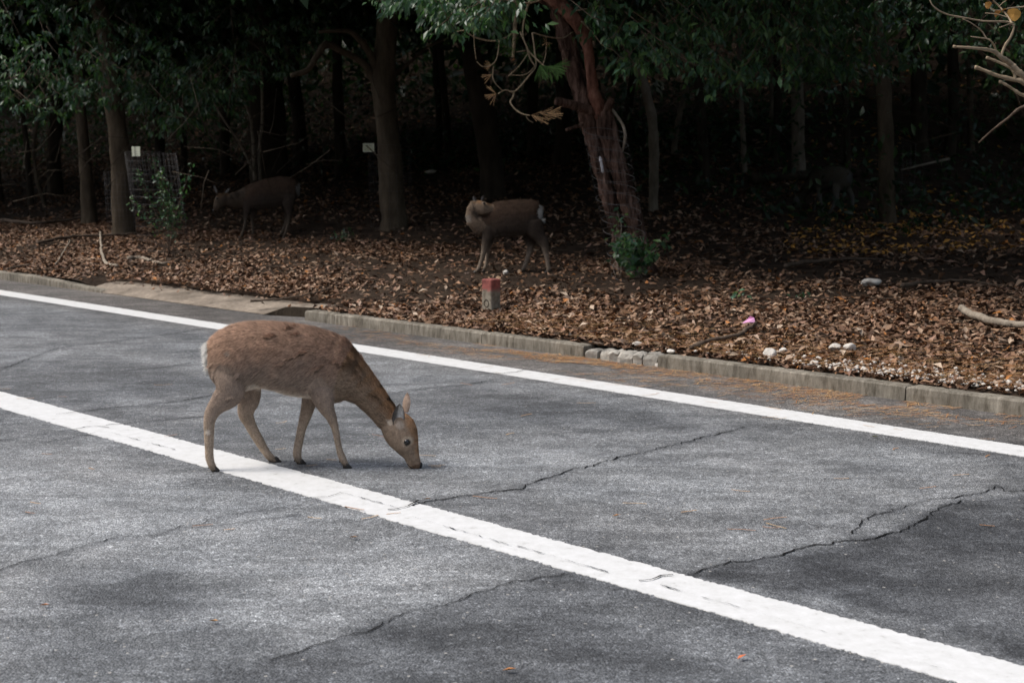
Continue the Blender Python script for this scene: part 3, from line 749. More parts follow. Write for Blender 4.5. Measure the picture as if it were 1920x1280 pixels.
def px_trunk(pts, y=None):
    """[(px,py,width px)...] from base up -> world points and radii at the depth of the base"""
    b = hit(pts[0][0], pts[0][1]); S = F/(b.y*cp); out = []; rad = []
    for px, py, wd in pts:
        q = at(px, py, b.y); out.append(q); rad.append(wd/S/2)
    out[0] = b-Vector((0, 0, .12)); return b, S, out, rad
def tree(name, label, pts, bark, ci, crown_dz=0, extend=None, group=None, limbs=(), flare=1.0, crown_off=(0, 0), limb_mat=None, sides=12, cat='tree', depth=None, seed=0, crown_s=1.0):
    b, S, P, rad = px_trunk(pts)
    root = empty(name, b); tag(root, label, cat, group)
    top = P[-1]; dr = (P[-1]-P[-2]).normalized(); ext = 3.0 if extend is None else extend
    P2 = P+[top+dr*ext*.5+Vector((random.gauss(0, .1), random.gauss(0, .1), 0)), top+dr*ext]
    r2 = rad+[rad[-1]*.8, rad[-1]*.55]
    sp_ = spline([(*p, r) for p, r in zip(P2, r2)], 9)
    rr = [q[3] for q in sp_]; 
    rr[0] *= 1.35*flare; rr[1] *= 1.18*flare; rr[2] *= 1.06
    m = MB(); m.tube([Vector(q[:3])-b for q in sp_], rr, sides*2, .10, seed=seed+int(pts[0][0]), ridge=.10)
    m.build('trunk', bark, root)
    for lp in limbs:
        Pl = [at(px, py, b.y+dy)-b for px, py, wd, dy in lp]; rl = [wd/S/2 for px, py, wd, dy in lp]
        q = spline([(*p, r) for p, r in zip(Pl, rl)], 7); m = MB(); m.tube([Vector(v[:3]) for v in q], [max(.003, v[3]) for v in q], 8, .12, seed=seed+5)
        m.build('limb', limb_mat or bark, root)
    if pts[0][0] > 1380: crown_dz += .9
    if ci is not None:
        c = link('crown', CROWNS[ci], root); tp = P2[-1]-b
        c.location = (tp.x+crown_off[0], tp.y+crown_off[1], max(tp.z+crown_dz, 0)); c.rotation_euler = (0, 0, random.uniform(0, 6.28)); c.scale = (crown_s,)*3; c['kind'] = 'stuff'
    return root, b
WOOD = 'broadleaf trees of the wood edge'
def z_top(): pass
t_left, b_left = tree('broadleaf_tree', 'smooth pale barked tree beside the wire guard with a white sign', [(232,440,46),(230,380,40),(226,300,38),(216,220,36),(206,150,36),(200,60,34)], M_bark_grey, 0, .4, 2.2, WOOD, flare=1.05)
tree('broadleaf_tree', 'slim reddish trunk left of the smooth pale barked tree', [(168,420,32),(164,360,26),(158,290,22),(152,210,20),(148,120,20)], M_bark_grey, 1, .2, 2.4, WOOD)
tree('broadleaf_tree', 'very thin bent trunk nearest the left frame edge', [(58,385,13),(55,340,11),(50,270,10),(42,210,9),(36,120,9)], M_bark_dark, 1, .3, 2.6, WOOD)
tree('broadleaf_tree', 'short crooked sapling right of the thin bent left trunk', [(88,388,9),(76,360,8),(68,330,7),(64,270,6),(80,180,5)], M_bark_grey, None, 0, .8, WOOD, sides=8)
tree('broadleaf_tree', 'broad dark trunk standing behind the deer with its head low', [(505,352,78),(503,300,72),(500,220,68),(496,140,64),(494,40,60)], M_bark_dark, 2, .4, 2.0, WOOD,
     limbs=[[(478,338,7,-.5),(474,260,6,-.55),(466,210,5,-.5),(430,140,4,-.4)],[(488,338,6,-.5),(486,280,6,-.5),(492,220,6,-.5),(490,100,5,-.5)],[(474,320,5,-.6),(450,270,4,-.7),(415,218,4,-.8),(400,190,3,-.8)]], limb_mat=M_stick_pale)
tree('broadleaf_tree', 'tall thick trunk with two crooked limbs reaching left', [(741,428,56),(736,380,48),(730,290,44),(720,180,42),(719,140,46),(724,60,40),(728,-20,36)], M_bark_grey, 0, .6, 2.0, WOOD, flare=1.15,
     limbs=[[(712,140,22,0),(698,110,16,-.1),(682,84,13,-.2),(660,62,11,-.3),(640,58,9,-.4),(598,60,6,-.5)],[(704,150,20,0),(680,118,15,-.1),(640,96,13,-.3),(612,84,14,-.5),(594,106,12,-.6),(576,132,11,-.7),(545,142,8,-.8)],
            [(742,138,10,.1),(770,116,7,.2),(800,90,5,.3),(830,76,4,.3)]])
tree('broadleaf_tree', 'dark trunk directly behind the deer looking back', [(928,372,50),(922,320,46),(908,220,46),(892,140,44),(872,70,36),(850,20,32)], M_bark_dark, 1, .3, 2.4, WOOD)
tree('broadleaf_tree', 'slender curved grey trunk just right of the double pine', [(1224,395,18),(1226,330,18),(1226,280,20),(1222,220,19),(1208,160,17),(1192,120,14),(1150,60,12)], M_bark_pale, 2, .4, 2.2, WOOD, crown_off=(.6, .8))
tree('broadleaf_tree', 'thin leaning trunk in the dark right of the curved grey trunk', [(1262,290,12),(1270,235,12),(1284,180,11),(1296,120,10)], M_bark_pale, None, 0, 1.5, WOOD, sides=8)
tree('broadleaf_tree', 'pole thin trunk left of the short pole in the right half', [(1396,322,13),(1394,270,11),(1390,200,10),(1387,130,9),(1384,40,8)], M_bark_pale, 0, .3, 2.8, WOOD, sides=8)
tree('broadleaf_tree', 'short pole trunk with crooked foot in the right half', [(1446,276,12),(1448,240,11),(1447,180,10),(1446,90,9)], M_bark_pale, 2, .3, 3.0, WOOD, sides=8)
tree('broadleaf_tree', 'medium dim trunk behind the fallen log', [(1496,328,30),(1496,270,25),(1496,200,24),(1494,110,22)], M_bark_pale, 1, .3, 2.6, WOOD)
tree('broadleaf_tree', 'straight dark trunk right of the grazing deer in shade', [(1663,418,36),(1662,350,30),(1661,250,28),(1657,150,27),(1650,40,26)], M_bark_grey, 2, .6, 2.6, WOOD, crown_off=(0, 1.0))
tree('broadleaf_tree', 'thin dim trunk above the orange leaves at right', [(1822,286,13),(1820,220,12),(1816,130,10),(1800,50,9),(1790,0,8)], M_bark_grey, 0, .3, 2.8, WOOD, sides=8)
tree('broadleaf_tree', 'broad low stump like trunk deep in the right background', [(1727,305,34),(1726,270,30),(1724,200,28),(1720,90,26)], M_bark_dark, 1, .2, 2.0, WOOD)

# leafy boughs hanging into view ------------------------------------------------
def sprays(region, n, depth, size, per, bright, down=.75, seed=0, rnd=.16):
    """leaf sprays spread through a box of air (columns px, heights py, metres deep)"""
    r = np.random.default_rng(seed); Vs = []; Ts = []; Cs = []; tw = MB(); o = 0; k = 0
    while k < n:
        px, py = r.uniform(region[0], region[2]), r.uniform(region[1], region[3]); k += 1
        y = r.uniform(*depth)
        if not region[4](px, py, r): continue
        c = np.array(at(px, py, y)); a = r.uniform(0, 6.28); dv = np.array([math.cos(a), math.sin(a)-.35, -.25-.4*r.random()]); dv /= np.linalg.norm(dv); ln = r.uniform(.12, .35)
        t = r.random(per); P = c+dv*ln*t[:, None]+r.normal(0, .02, (per, 3))
        D = dv*.8+r.normal(0, .5, (per, 3)); D[:, 2] -= down; Nn = r.normal(0, .45, (per, 3)); Nn[:, 2] += .7; Nn[:, 1] -= .5
        L = r.uniform(size*.6, size*1.25, per); V, T = leaves_np(P, D, Nn, L, L*r.uniform(.30, .42, per), .14, .12)
        Vs.append(V); Ts.append(T+o); o += len(V); Cs.append(np.repeat(green(per, bright*r.uniform(.75, 1.3)), 5, 0))
        if k % 3 == 0: tw.tube([Vector(c-dv*ln*1.4+np.array([0, .1, .12])), Vector(c), Vector(c+dv*ln)], [.005, .004, .002], 4)
    return np.concatenate(Vs), np.concatenate(Ts), np.concatenate(Cs), tw
def bough(root, b, region, n, depth, size, per, bright, seed, name='leafy_bough', down=.75):
    V, T, C, tw = sprays(region, n, depth, size, per, bright, down, seed); loc = np.array(root.location)
    o = link(name, mesh_np(name, V-loc, T, C, False, M_leaf), root); o['kind'] = 'stuff'
    tw.v = [tuple(np.array(q)-loc) for q in tw.v]; tag(tw.build('twigs', M_stick, root), kind='stuff')
lowL = [(-60,180),(0,185),(40,200),(100,212),(150,196),(200,196),(250,206),(300,236),(380,228),(430,196),(470,150),(560,125),(640,60)]
def edgeL(px, py, r):
    lim = np.interp(px, [q[0] for q in lowL], [q[1] for q in lowL])
    return py < lim+r.normal(0, 5) and r.random() < .35+.65*min(1, py/max(lim, 1))
bough(t_left, b_left, (-60, -60, 640, 245, edgeL), 1500, (b_left.y-2.2, b_left.y+.8), .11, 11, 1.3, 5)
def clump(cs):
    def f(px, py, r):
        return any(((px-x)/a)**2+((py-y)/b)**2 < 1+r.normal(0, .15) for x, y, a, b in cs)
    return f
tm, bm_ = tree('broadleaf_tree', 'tree whose bright round leaves hang at the top centre', [(842,300,16),(838,240,14),(830,140,13),(822,60,12),(815,-30,12)], M_bark_dark, 1, .5, 2.6, WOOD, sides=8)
bough(tm, bm_, (690, -40, 990, 90, clump([(830,10,45,42),(900,10,40,38),(775,-10,50,25),(960,5,35,22)])), 420, (13.0, 14.6), .10, 9, 1.4, 6)
tr, br = tree('broadleaf_tree', 'leafy tree behind the pine whose foliage fills the top right centre', [(1322,330,22),(1318,270,20),(1312,180,18),(1306,80,17),(1300,-20,16)], M_bark_dark, 2, .8, 2.6, WOOD, sides=8)
bough(tr, br, (1080, -60, 1800, 200, clump([(1240,50,105,70),(1340,60,80,75),(1360,120,60,50),(1190,100,50,35),(1430,120,60,45),(1480,70,60,60),(1150,20,60,50),(1400,-10,200,40)])), 950, (13.6, 16.0), .10, 9, 1.8, 7)
tr2, br2 = tree('broadleaf_tree', 'young tree with dim low boughs right of the medium dim trunk', [(1590,312,14),(1588,250,13),(1584,160,12),(1578,60,11)], M_bark_dark, 0, .6, 2.6, WOOD, sides=8)
bough(tr2, br2, (1480, -60, 1960, 190, clump([(1570,110,90,55),(1690,80,80,45),(1620,30,120,60),(1800,30,120,50),(1900,110,40,50)])), 560, (15.5, 18.5), .115, 9, 1.6, 8)

# more trees standing round the picture, whose crowns close the canopy
k = 0
OUT = [(-150,400),(-330,430),(-520,380),(-90,300),(-700,420),(-900,400),(2250,560),(2400,450),(2200,320),(340,300),(640,330),(1050,310),(1180,290),(300,250),(560,250),(820,290),(1000,295),(100,230),(0,330),(420,270),(720,260),(1450,300),(1780,292)]
side = lambda px: 'left of' if px < 0 else 'right of'
proto_trunks = []
for i in range(3):
    m = MB(); q = spline([(0,0,-.2,.13),(.05,0,.8,.11),(-.04,.05,2.0,.10),(.08,0,3.4,.085),(.02,-.05,5.2,.06)], 6)
    m.tube([Vector(v[:3]) for v in q], [v[3]*(.6+.35*i) for v in q], 9, .12, seed=i*4); o = m.build('trunk', M_bark_dark); proto_trunks.append(o.data); bpy.data.objects.remove(o)
deep = 0
for i, (px, py) in enumerate(OUT):
    p = hit(px, py)
    if p.y > 34: p = Vector((p.x*30/p.y, 30, float(terrain(p.x*30/p.y, 30))))
    r_ = empty('broadleaf_tree', p); inside = 0 <= px <= 1920
    tag(r_, 'dim trunk deep among the shadows of the wood, black against the dark' if inside else ('evergreen tree of the wood edge '+side(px)+' the picture frame'), 'tree', 'shadowy trees deep in the wood' if inside else 'trees just outside the frame')
    o = link('trunk', proto_trunks[i % 3], r_); o.rotation_euler = (random.gauss(0, .04), random.gauss(0, .04), random.uniform(0, 6.28))
    c = link('crown', CROWNS[i % 3], r_); c.location = (0, 0, CROWN_H[i % 3]+2.35+random.uniform(0, .5)); c.rotation_euler = (0, 0, random.uniform(0, 6.28)); c['kind'] = 'stuff'
    s_ = random.uniform(1.0, 1.3); c.scale = (s_, s_, 1)
for i in range(16):                                   # unseen trees added behind the camera to keep low sky light off the wood
    x, y = xy(-26+i*3.1+random.uniform(-.8, .8), -19-random.uniform(0, 4.0)); r_ = empty('broadleaf_tree', (x, y, 0))
    tag(r_, 'unseen evergreen tree added behind the viewer to block low sky light', 'tree', 'unseen trees added to darken the wood')
    o = link('trunk', proto_trunks[i % 3], r_)
    for dz, sc in ((2.6, 1.15), (5.6, 1.25), (9.0, 1.3)):
        c = link('crown', CROWNS[(i+int(dz)) % 3], r_); c.location = (0, 0, dz); c.rotation_euler = (0, 0, random.uniform(0, 6.28)); c.scale = (sc, sc, 1.0); c['kind'] = 'stuff'
# closed wood far behind, plus unseen canopy leaves added overhead for shade
def woodland():
    n = 180000; s = rng.uniform(-72, 40, n); d = 1.8+48*rng.random(n)**1.15; x, y = xy(s, d); g = terrain(x, y); over = np.where(d < 17, 2.9+.112*np.clip(y, 8, 60)-g, 3.7)
    h = np.where((rng.random(n) < .40) & (d > 17), rng.uniform(.0, 3.5, n), np.maximum(3.7, over)+rng.uniform(0, 4.5, n)); z = g+h
    kp = ~((s > -3) & (d < 20) & (rng.random(n) < .85)); x, y, z, h = x[kp], y[kp], z[kp], h[kp]; n = len(x)
    D = rand_unit(n); D[:, 2] -= .4; Nn = rand_unit(n); Nn[:, 2] += .8; L = rng.uniform(.4, .95, n)*np.where(h > 3.6, 1, .7)
    k = 30000; s = -44+46*rng.random(k)**1.15; d = rng.uniform(1.1, 6, k); x2, y2 = xy(s, d); g2 = terrain(x2, y2)   # low canopy fringe added above the view to shade the verge
    h2 = np.maximum(3.0, 1.75+.112*y2-g2)+rng.uniform(0, 2.2, k)
    x = np.append(x, x2); y = np.append(y, y2); z = np.append(z, g2+h2); D = np.concatenate([D, rand_unit(k)]); Nn = np.concatenate([Nn, rand_unit(k)+[0, 0, .8]]); L = np.append(L, rng.uniform(.25, .5, k)); n += k
    V, T = leaves_np(np.stack([x, y, z], 1), D, Nn, L, L*.5, .2, .1)
    o = link('woodland', mesh_np('woodland', V, T, np.repeat(green(n, .9), 5, 0), False, M_leaf)); tag(o, 'dense dark evergreen woodland closing the background, with unseen canopy added for shade', 'woodland', kind='stuff')
woodland()
def thicket_left():
    n = 16000; s = rng.uniform(-34, -1, n); d = rng.uniform(8.5, 18, n); x, y = xy(s, d); keep = fbm(x*.45, y*.45, 191) > .46
    x, y = x[keep], y[keep]; n = len(x); z = terrain(x, y)+rng.random(n)**1.4*3.2*(.4+fbm(x*.6, y*.6, 192))
    D = rand_unit(n); D[:, 2] -= .3; Nn = rand_unit(n); Nn[:, 2] += .8; L = rng.uniform(.10, .2, n)
    V, T = leaves_np(np.stack([x, y, z], 1), D, Nn, L, L*.45, .2, .1)
    o = link('undergrowth', mesh_np('undergrowth', V, T, np.repeat(green(n, .9), 5, 0), False, M_leaf)); tag(o, 'taller dark evergreen scrub on the left slope behind the trunks', 'undergrowth', kind='stuff')
thicket_left()
def thicket():
    n = 9000; s = rng.uniform(-14, 24, n); d = rng.uniform(9, 17, n); x, y = xy(s, d); keep = fbm(x*.5, y*.5, 91) > np.where(s > -1, .72, .52)
    x, y = x[keep], y[keep]; n = len(x); z = terrain(x, y)+rng.uniform(0, .55, n)*fbm(x*.7, y*.7, 92)*1.6
    D = rand_unit(n); Nn = rand_unit(n); Nn[:, 2] += .8; L = rng.uniform(.10, .2, n)
    V, T = leaves_np(np.stack([x, y, z], 1), D, Nn, L, L*.45, .2, .1)
    o = link('undergrowth', mesh_np('undergrowth', V, T, np.repeat(green(n, .8), 5, 0), False, M_leaf)); tag(o, 'low dark undergrowth far back under the trees', 'undergrowth', kind='stuff')
thicket()
# brush of bare twigs on the left slope
m = MB()
for i in range(110):
    px, py = random.choice([(random.uniform(-10, 330), random.uniform(240, 380)), (random.uniform(560, 720), random.uniform(150, 330)), (random.uniform(1780, 1930), random.uniform(120, 260)), (random.uniform(380,520), random.uniform(200,330))])
    y = random.uniform(18, 24); a = at(px, py, y); g = float(terrain(a.x, a.y)); a.z = max(a.z, g+.05); d = Vector((random.gauss(0, 1), random.gauss(0, .6), random.gauss(.35, .6))).normalized(); l = random.uniform(.3, 1.1)
    m.tube([a, a+d*l*.5+Vector((0, 0, random.gauss(0, .06))), a+d*l+Vector((0, 0, random.gauss(0, .1)))], [.008, .005, .003], 5)
o = m.build('brushwood', M_bark_dark); tag(o, 'tangle of bare dead twigs among the dark trunks', 'brushwood', kind='stuff')

# ---- double stemmed pine
def pine():
    b = hit(1180, 508); S = F/(b.y*cp); y0 = b.y
    root = empty('pine_tree', b); tag(root, 'red barked double stemmed pine leaning left inside a wire guard', 'tree')
    def stem(pts, name='stem', mat=M_bark_pine, sides=14, jit=.12, ext=None, seed=0, ridge=0):
        P = [at(px, py, y0+dy)-b for px, py, wd, dy in pts]; rd_ = [q[2]/S/2 for q in pts]
        if ext: P.append(P[-1]+ext); rd_.append(rd_[-1]*.7)
        q = spline([(*p, r) for p, r in zip(P, rd_)], 9); m = MB(); m.tube([Vector(v[:3]) for v in q], [max(.0025, v[3]) for v in q], sides, jit, seed=seed, ridge=ridge); return m.build(name, mat, root)
    stem([(1176,535,34,0),(1168,494,28,0),(1161,451,29,0),(1152,410,30,0),(1141,369,29,0),(1130,328,27,0),(1118,287,26,0),(1108,246,30,0),(1098,200,34,0),(1087,164,33,.03),(1074,122,35,.06),(1064,81,34,.08),(1052,41,28,.1),(1036,0,28,.05),(1004,-40,30,0)], 'trunk', seed=1, ext=Vector((-.5, .1, 1.6)), sides=44, ridge=.30)
    stem([(1218,530,42,-.10),(1208,495,35,-.10),(1198,451,33,-.10),(1188,410,33,-.10),(1175,369,32,-.10),(1164,328,33,-.09),(1150,287,34,-.07),(1139,246,35,-.05),(1128,208,36,-.03),(1112,190,30,0)], 'trunk', seed=5, sides=44, ridge=.30)
    stem([(1130,226,26,-.04),(1122,200,26,-.07),(1114,178,23,-.09),(1111,160,21,-.1),(1106,122,19,-.12),(1100,82,22,-.12),(1084,45,25,-.12),(1056,14,28,-.1),(1014,-25,32,0)], 'limb', M_bark_red, seed=8, sides=24, ridge=.08)
    stem([(1122,212,22,-.03),(1096,204,18,-.1),(1070,196,16,-.2),(1043,190,15,-.3)], 'branch_stub', seed=3)
    stem([(1130,215,22,-.03),(1140,200,17,-.1),(1147,184,12,-.15)], 'branch_stub', seed=4)
    stem([(1098,232,8,-.02),(1080,238,7,-.1),(1062,244,6,-.2)], 'branch_stub', seed=6)
    stem([(1140,196,6,-.02),(1160,222,6,-.1),(1170,240,6,-.15),(1172,262,6,-.15),(1167,284,4,-.1)], 'twig', M_stick_pale, 7, seed=7)
    # hanging dead branch, drawn in the air in front of the trunk
    br = [
     ([(1015,-30,7,-.9),(990,10,6,-1.0),(980,60,4.5,-1.05),(988,90,4,-1.1),(994,110,4,-1.1),(1004,125,4,-1.1)]),
     ([(970,-30,11,-.6),(967,30,10,-.65),(964,80,9,-.7),(962,108,7,-.7)]),
     ([(1040,-20,5,-.9),(1000,5,4,-1.0),(940,0,3.5,-1.1),(900,-5,3,-1.2)]),
     ([(975,60,4,-1.05),(985,82,4,-1.1),(992,97,4,-1.1),(1008,113,3.5,-1.15),(1020,124,3,-1.2)]),
     ([(998,62,4,-1.0),(1003,100,4,-1.05),(1005,124,4,-1.1),(994,140,4,-1.15),(966,171,4,-1.2),(948,169,3.5,-1.25),(934,176,3,-1.3)]),
     ([(964,172,4,-1.2),(962,182,4,-1.2),(957,192,4,-1.22),(966,205,4,-1.25),(980,214,3.5,-1.3),(994,217,3,-1.32)]),
     ([(970,58,4,-1.0),(945,72,4,-1.1),(920,77,4,-1.2),(890,70,3.5,-1.25),(870,58,3,-1.3),(850,62,2,-1.3)]),
     ([(936,70,3,-1.15),(935,90,3,-1.2),(931,110,3,-1.25),(922,122,3,-1.25),(905,125,2.5,-1.3),(894,116,2,-1.3)]),
     ([(990,100,2.5,-1.1),(975,122,2.5,-1.2),(953,143,2,-1.3)]), ([(1004,124,3,-1.1),(985,140,2.5,-1.2),(955,141,2,-1.25)]),
     ([(925,126,2.5,-1.25),(924,146,2.5,-1.3),(930,158,2.5,-1.3),(942,170,2.5,-1.28)]),
     ([(1000,62,4,-1.0),(1030,70,3.5,-.8),(1056,71,3,-.6),(1075,60,3,-.4)]), ([(1024,88,2,-1.1),(1023,105,2,-1.1),(1018,122,2,-1.15)]),
     ([(986,218,2,-1.3),(992,226,2,-1.3),(1000,230,1.5,-1.3)]), ([(986,95,2.5,-1.05),(978,96,2.5,-1.1),(968,98,2,-1.1)]),
     ([(1080,20,4,-.3),(1160,10,3,-.2),(1215,40,3,-.2),(1245,45,2.5,-.2),(1290,15,2,-.2)]),
     ([(1090,40,4,-.3),(1110,60,3.5,-.3),(1130,85,3,-.3),(1150,95,2.5,-.3)]),
     ([(870,20,2.5,-1.3),(886,50,2.5,-1.3),(890,90,2.5,-1.3),(893,112,2.5,-1.3)]),
    ]
    m = MB()
    for pts in br:
        P = [at(px, py, y0+dy)-b for px, py, wd, dy in pts]; q = spline([(*p, wd/S/2*.72) for p, (_, _, wd, _) in zip(P, pts)], 6)
        m.tube([Vector(v[:3]) for v in q], [max(.0026, v[3]) for v in q], 6, .12)
    m.build('hanging_branch', M_twig, root)
    def tuft(px, py, dy, ang0, ang1, n, ln, c, w=.0014):
        n = int(n*.9)
        o_ = np.array(at(px, py, y0+dy)-b); A = rng.uniform(ang0, ang1, n); L = rng.uniform(.6, 1, n)*ln/S
        D = np.stack([np.cos(A), rng.normal(0, .35, n), np.sin(A)], 1); S_ = np.stack([-np.sin(A), 0*A, np.cos(A)], 1)
        V = np.empty((n, 4, 3)); V[:, 0] = o_+S_*w*.3; V[:, 1] = o_-S_*w*.3; V[:, 2] = o_+D*L[:, None]-S_*w; V[:, 3] = o_+D*L[:, None]+S_*w
        i = np.arange(n)[:, None]*4; return V.reshape(-1, 3), (i+[0, 1, 2, 3]), np.repeat(np.array(c)*rng.uniform(.7, 1.25, (n, 1)), 4, 0)
    tan = (.50,.31,.16); G = (.06,.13,.03)
    parts = [tuft(922,122,-1.25, 2.4,4.2,14,16,tan), tuft(922,140,-1.3, 2.8,4.4,12,20,tan), tuft(930,176,-1.3, 2.2,5.0,20,22,tan), tuft(996,216,-1.32,-.9,.6,14,22,tan),tuft(1012,212,-1.32,-.7,.6,18,30,tan),tuft(1026,212,-1.32,-.6,.5,22,28,tan), tuft(1025,80,-1.1,0,6.28,12,10,tan), tuft(1000,217,-1.32,-.9,-.2,10,30,tan)]
    V, T, c = merge(parts); o = link('dead_needles', mesh_np('dead_needles', V, T, c, False, M_needle), root); o['kind'] = 'stuff'
    parts = [tuft(1012,122,-1.2,-2.0,-.2,55,30,G,.002), tuft(1028,124,-1.2,-1.8,.2,60,32,G,.002), tuft(1040,122,-1.15,-1.4,.6,45,28,G,.002), tuft(952,85,-.9,0,6.28,36,24,G,.002), tuft(1000,100,-.8,0,6.28,30,24,G,.002)]
    V, T, c = merge(parts); o = link('green_needles', mesh_np('green_needles', V, T, c, False, M_needle), root); o['kind'] = 'stuff'
    # crown high above the frame
    n = 5200; u = rand_unit(n); P = u*rng.random(n)[:, None]**.4*np.array([2.6, 2.4, 1.5])+np.array([-1.2, .5, 4.9]); D = rand_unit(n); L = rng.uniform(.18, .34, n)
    V, T = leaves_np(P, D, rand_unit(n), L, L*.3, .2, .05); o = link('crown', mesh_np('crown', V, T, np.repeat(green(n, .9), 5, 0), False, M_leaf), root); o['kind'] = 'stuff'
    # plastic tag
    return root, b, S
pine_root, pb, PS = pine()
def wire_guard(px, py, r, h, label, lean, nring, nup, jitter=0, name='wire_guard', arc=(0, 6.283), lift0=.03, cat='wire guard', wr=.0022, upr=.8, tilt=0):
    b = hit(px, py); root = empty(name, b); tag(root, label, cat, 'wire mesh guards round trees')
    lx, ly = lean
    m = MB(); ring = [Vector((r*math.cos(a), r*math.sin(a), 0)) for a in np.linspace(arc[0], arc[1], 30)]; m.tube(ring, wr, 4, cap=False); o0 = m.build('ring_wire', M_wire, root)
    for i in range(nring):
        t = i/(nring-1); o = o0 if i == 0 else o0.copy()
        if i: COL.objects.link(o)
        o.location = (lx*t, ly*t, lift0+h*t); o.rotation_euler = (random.gauss(0, .03)+tilt, random.gauss(0, .03)-lx*.2, 0); o.scale = (1+random.gauss(0, .015),)*3
    m = MB(); m.tube([Vector((0, 0, 0)), Vector((lx*.5, ly*.5, h*.5)), Vector((lx, ly, h))], wr*upr, 4); o0 = m.build('upright_wire', M_wire, root)
    for i in range(nup):
        a = arc[0]+(arc[1]-arc[0])*i/nup; o = o0 if i == 0 else o0.copy()
        if i: COL.objects.link(o)
        o.location = (r*math.cos(a), r*math.sin(a), lift0)
    return root, b
g1, g1b = wire_guard(308, 470, .34, 1.30, 'round wire mesh guard with a white sign round the small sapling', (-.16, .05), 14, 30, wr=.0012)
g2, g2b = wire_guard(229, 442, .215, .95, 'thin wire mesh guard wrapped round the smooth pale barked trunk', (-.03, 0), 11, 22, wr=.0012)
g3, g3b = wire_guard(1186, 522, .215, 1.45, 'wire mesh guard of rings leaning with the double pine', (-.30, .0), 14, 6, wr=.0022, upr=.25, tilt=.22)
g4, g4b = wire_guard(1680, 412, .26, 1.1, 'faint wire guard round the straight dark trunk at right', (0, 0), 9, 12, wr=.0012)
g5, g5b = wire_guard(735, 430, .30, 1.15, 'faint wire guard round the tall thick limbed trunk', (-.03, 0), 10, 16, wr=.001)

M_sign = noisemat('sign_plate', [(.3, (.46, .48, .36)), (.7, (.58, .60, .47))], 12, .6, .3, .05)
M_ink = plain('sign_ink', (.10, .15, .05), .7); M_ink2 = plain('sign_ink_pale', (.26, .30, .13), .7)
def sign(px, py, y, wpx, hpx, rz, rx, label, rows, rail=False):
    p = at(px, py, y); S = F/(y*cp); w_, h_ = wpx/S/2, hpx/S/2
    root = empty('notice_sign', p, 0); root.rotation_euler = (rx, 0, rz) ; tag(root, label, 'sign', 'small notices on the wire guards')
    m = MB(); m.box((-w_, -.002, -h_), (w_, .002, h_)); m.build('plate', M_sign, root, False)
    rr = random.Random(3)
    for (z, x0, x1, gl, ink) in rows:
        m = MB(); n = int((x1-x0)/gl)
        for i in range(n):
            xa = (x0+(i+.1)*gl)*w_; xb = (x0+(i+.82)*gl)*w_; hh = h_*.13
            for q in range(3):
                za = z*h_-hh+q*hh*.8; m.box((xa, -.0045, za), (xa+(xb-xa)*rr.uniform(.5, 1), -.0025, za+hh*.42))
            xm = xa+(xb-xa)*rr.uniform(.2, .6); m.box((xm, -.005, z*h_-hh), (xm+(xb-xa)*.2, -.003, z*h_+hh*1.2))
        m.build('lettering', ink, root, False)
    if rail:
        m = MB(); m.box((-w_*.25, -.006, -h_*1.0), (-w_*.17, -.003, h_*1.0)); m.build('wire_clip', M_bark_dark, root, False)
sign(691, 277, g5b.y-.30, 21, 16, R(4), R(0), 'small pale green notice with dark characters left of the tall thick limbed trunk', [(.45, -.6, .65, .30, M_ink), (-.15, -.75, .1, .17, M_ink2), (-.2, .15, .8, .2, M_ink2), (-.55, -.75, .8, .16, M_ink2)])
sign(255, 284, g1b.y-.25, 17, 18, R(-14), R(0), 'blank white notice plate wired to the guard beside the smooth trunk', [], True)
p_ = at(1128, 309, pb.y-.30); m = MB()
m.tube([Vector((-.018, 0, .085)), Vector((-.012, -.01, .05)), Vector((-.004, 0, .03)), Vector((.006, -.008, -.02)), Vector((.014, 0, -.075)), Vector((.016, 0, -.085))], [.008, .019, .013, .014, .013, .006], 7, .3)
o = m.build('plastic_tag', plain('white_plastic', (.62, .60, .64), .4)); o.location = p_; tag(o, 'long white plastic tag tied to the wire on the pine', 'tag')

# ---- shrubs
def shrub(px, py, label, hpx, wpx, nst, nleaf, size, bright, seed, name='shrub', stem=True, mat=M_stick_pale, flat_=1.0, cat='shrub'):
    r = np.random.default_rng(seed); b = hit(px, py); S = F/(b.y*cp); root = empty(name, b); tag(root, label, cat)
    m = MB(); Ps = []
    for i in range(nst):
        tx, ty, tz = r.normal(0, wpx/S/2.6), r.normal(0, .12), hpx/S*r.uniform(.45, 1)*flat_
        q = spline([(0+r.normal(0, .03), 0, 0), (tx*.3+r.normal(0, .03), ty*.4, tz*.4), (tx*.7+r.normal(0, .03), ty*.7, tz*.75), (tx, ty, tz)], 5)
        if stem: m.tube([Vector(v) for v in q], list(np.linspace(.0055, .002, len(q))), 5)
        Ps += [v for v in q[5:]]
    if stem: m.build('stems', mat, root)
    Ps = np.array(Ps); P = Ps[r.integers(0, len(Ps), nleaf)]+r.normal(0, .035, (nleaf, 3)); P[:, 2] = np.maximum(P[:, 2], .02)
    D = r.normal(0, 1, (nleaf, 3)); D[:, 2] -= .2; Nn = r.normal(0, .5, (nleaf, 3)); Nn[:, 2] += .9; Nn[:, 1] -= .5; L = r.uniform(size*.6, size*1.3, nleaf)
    V, T = leaves_np(P, D, Nn, L, L*.5, .15, .1); o = link('leaves', mesh_np('leaves', V, T, np.repeat(green(nleaf, bright), 5, 0), False, M_leaf), root); o['kind'] = 'stuff'
shrub(318, 482, 'leggy sapling with small glossy leaves inside the signed wire guard', 190, 70, 10, 620, .055, 1.5, 3, 'sapling', mat=M_stick)
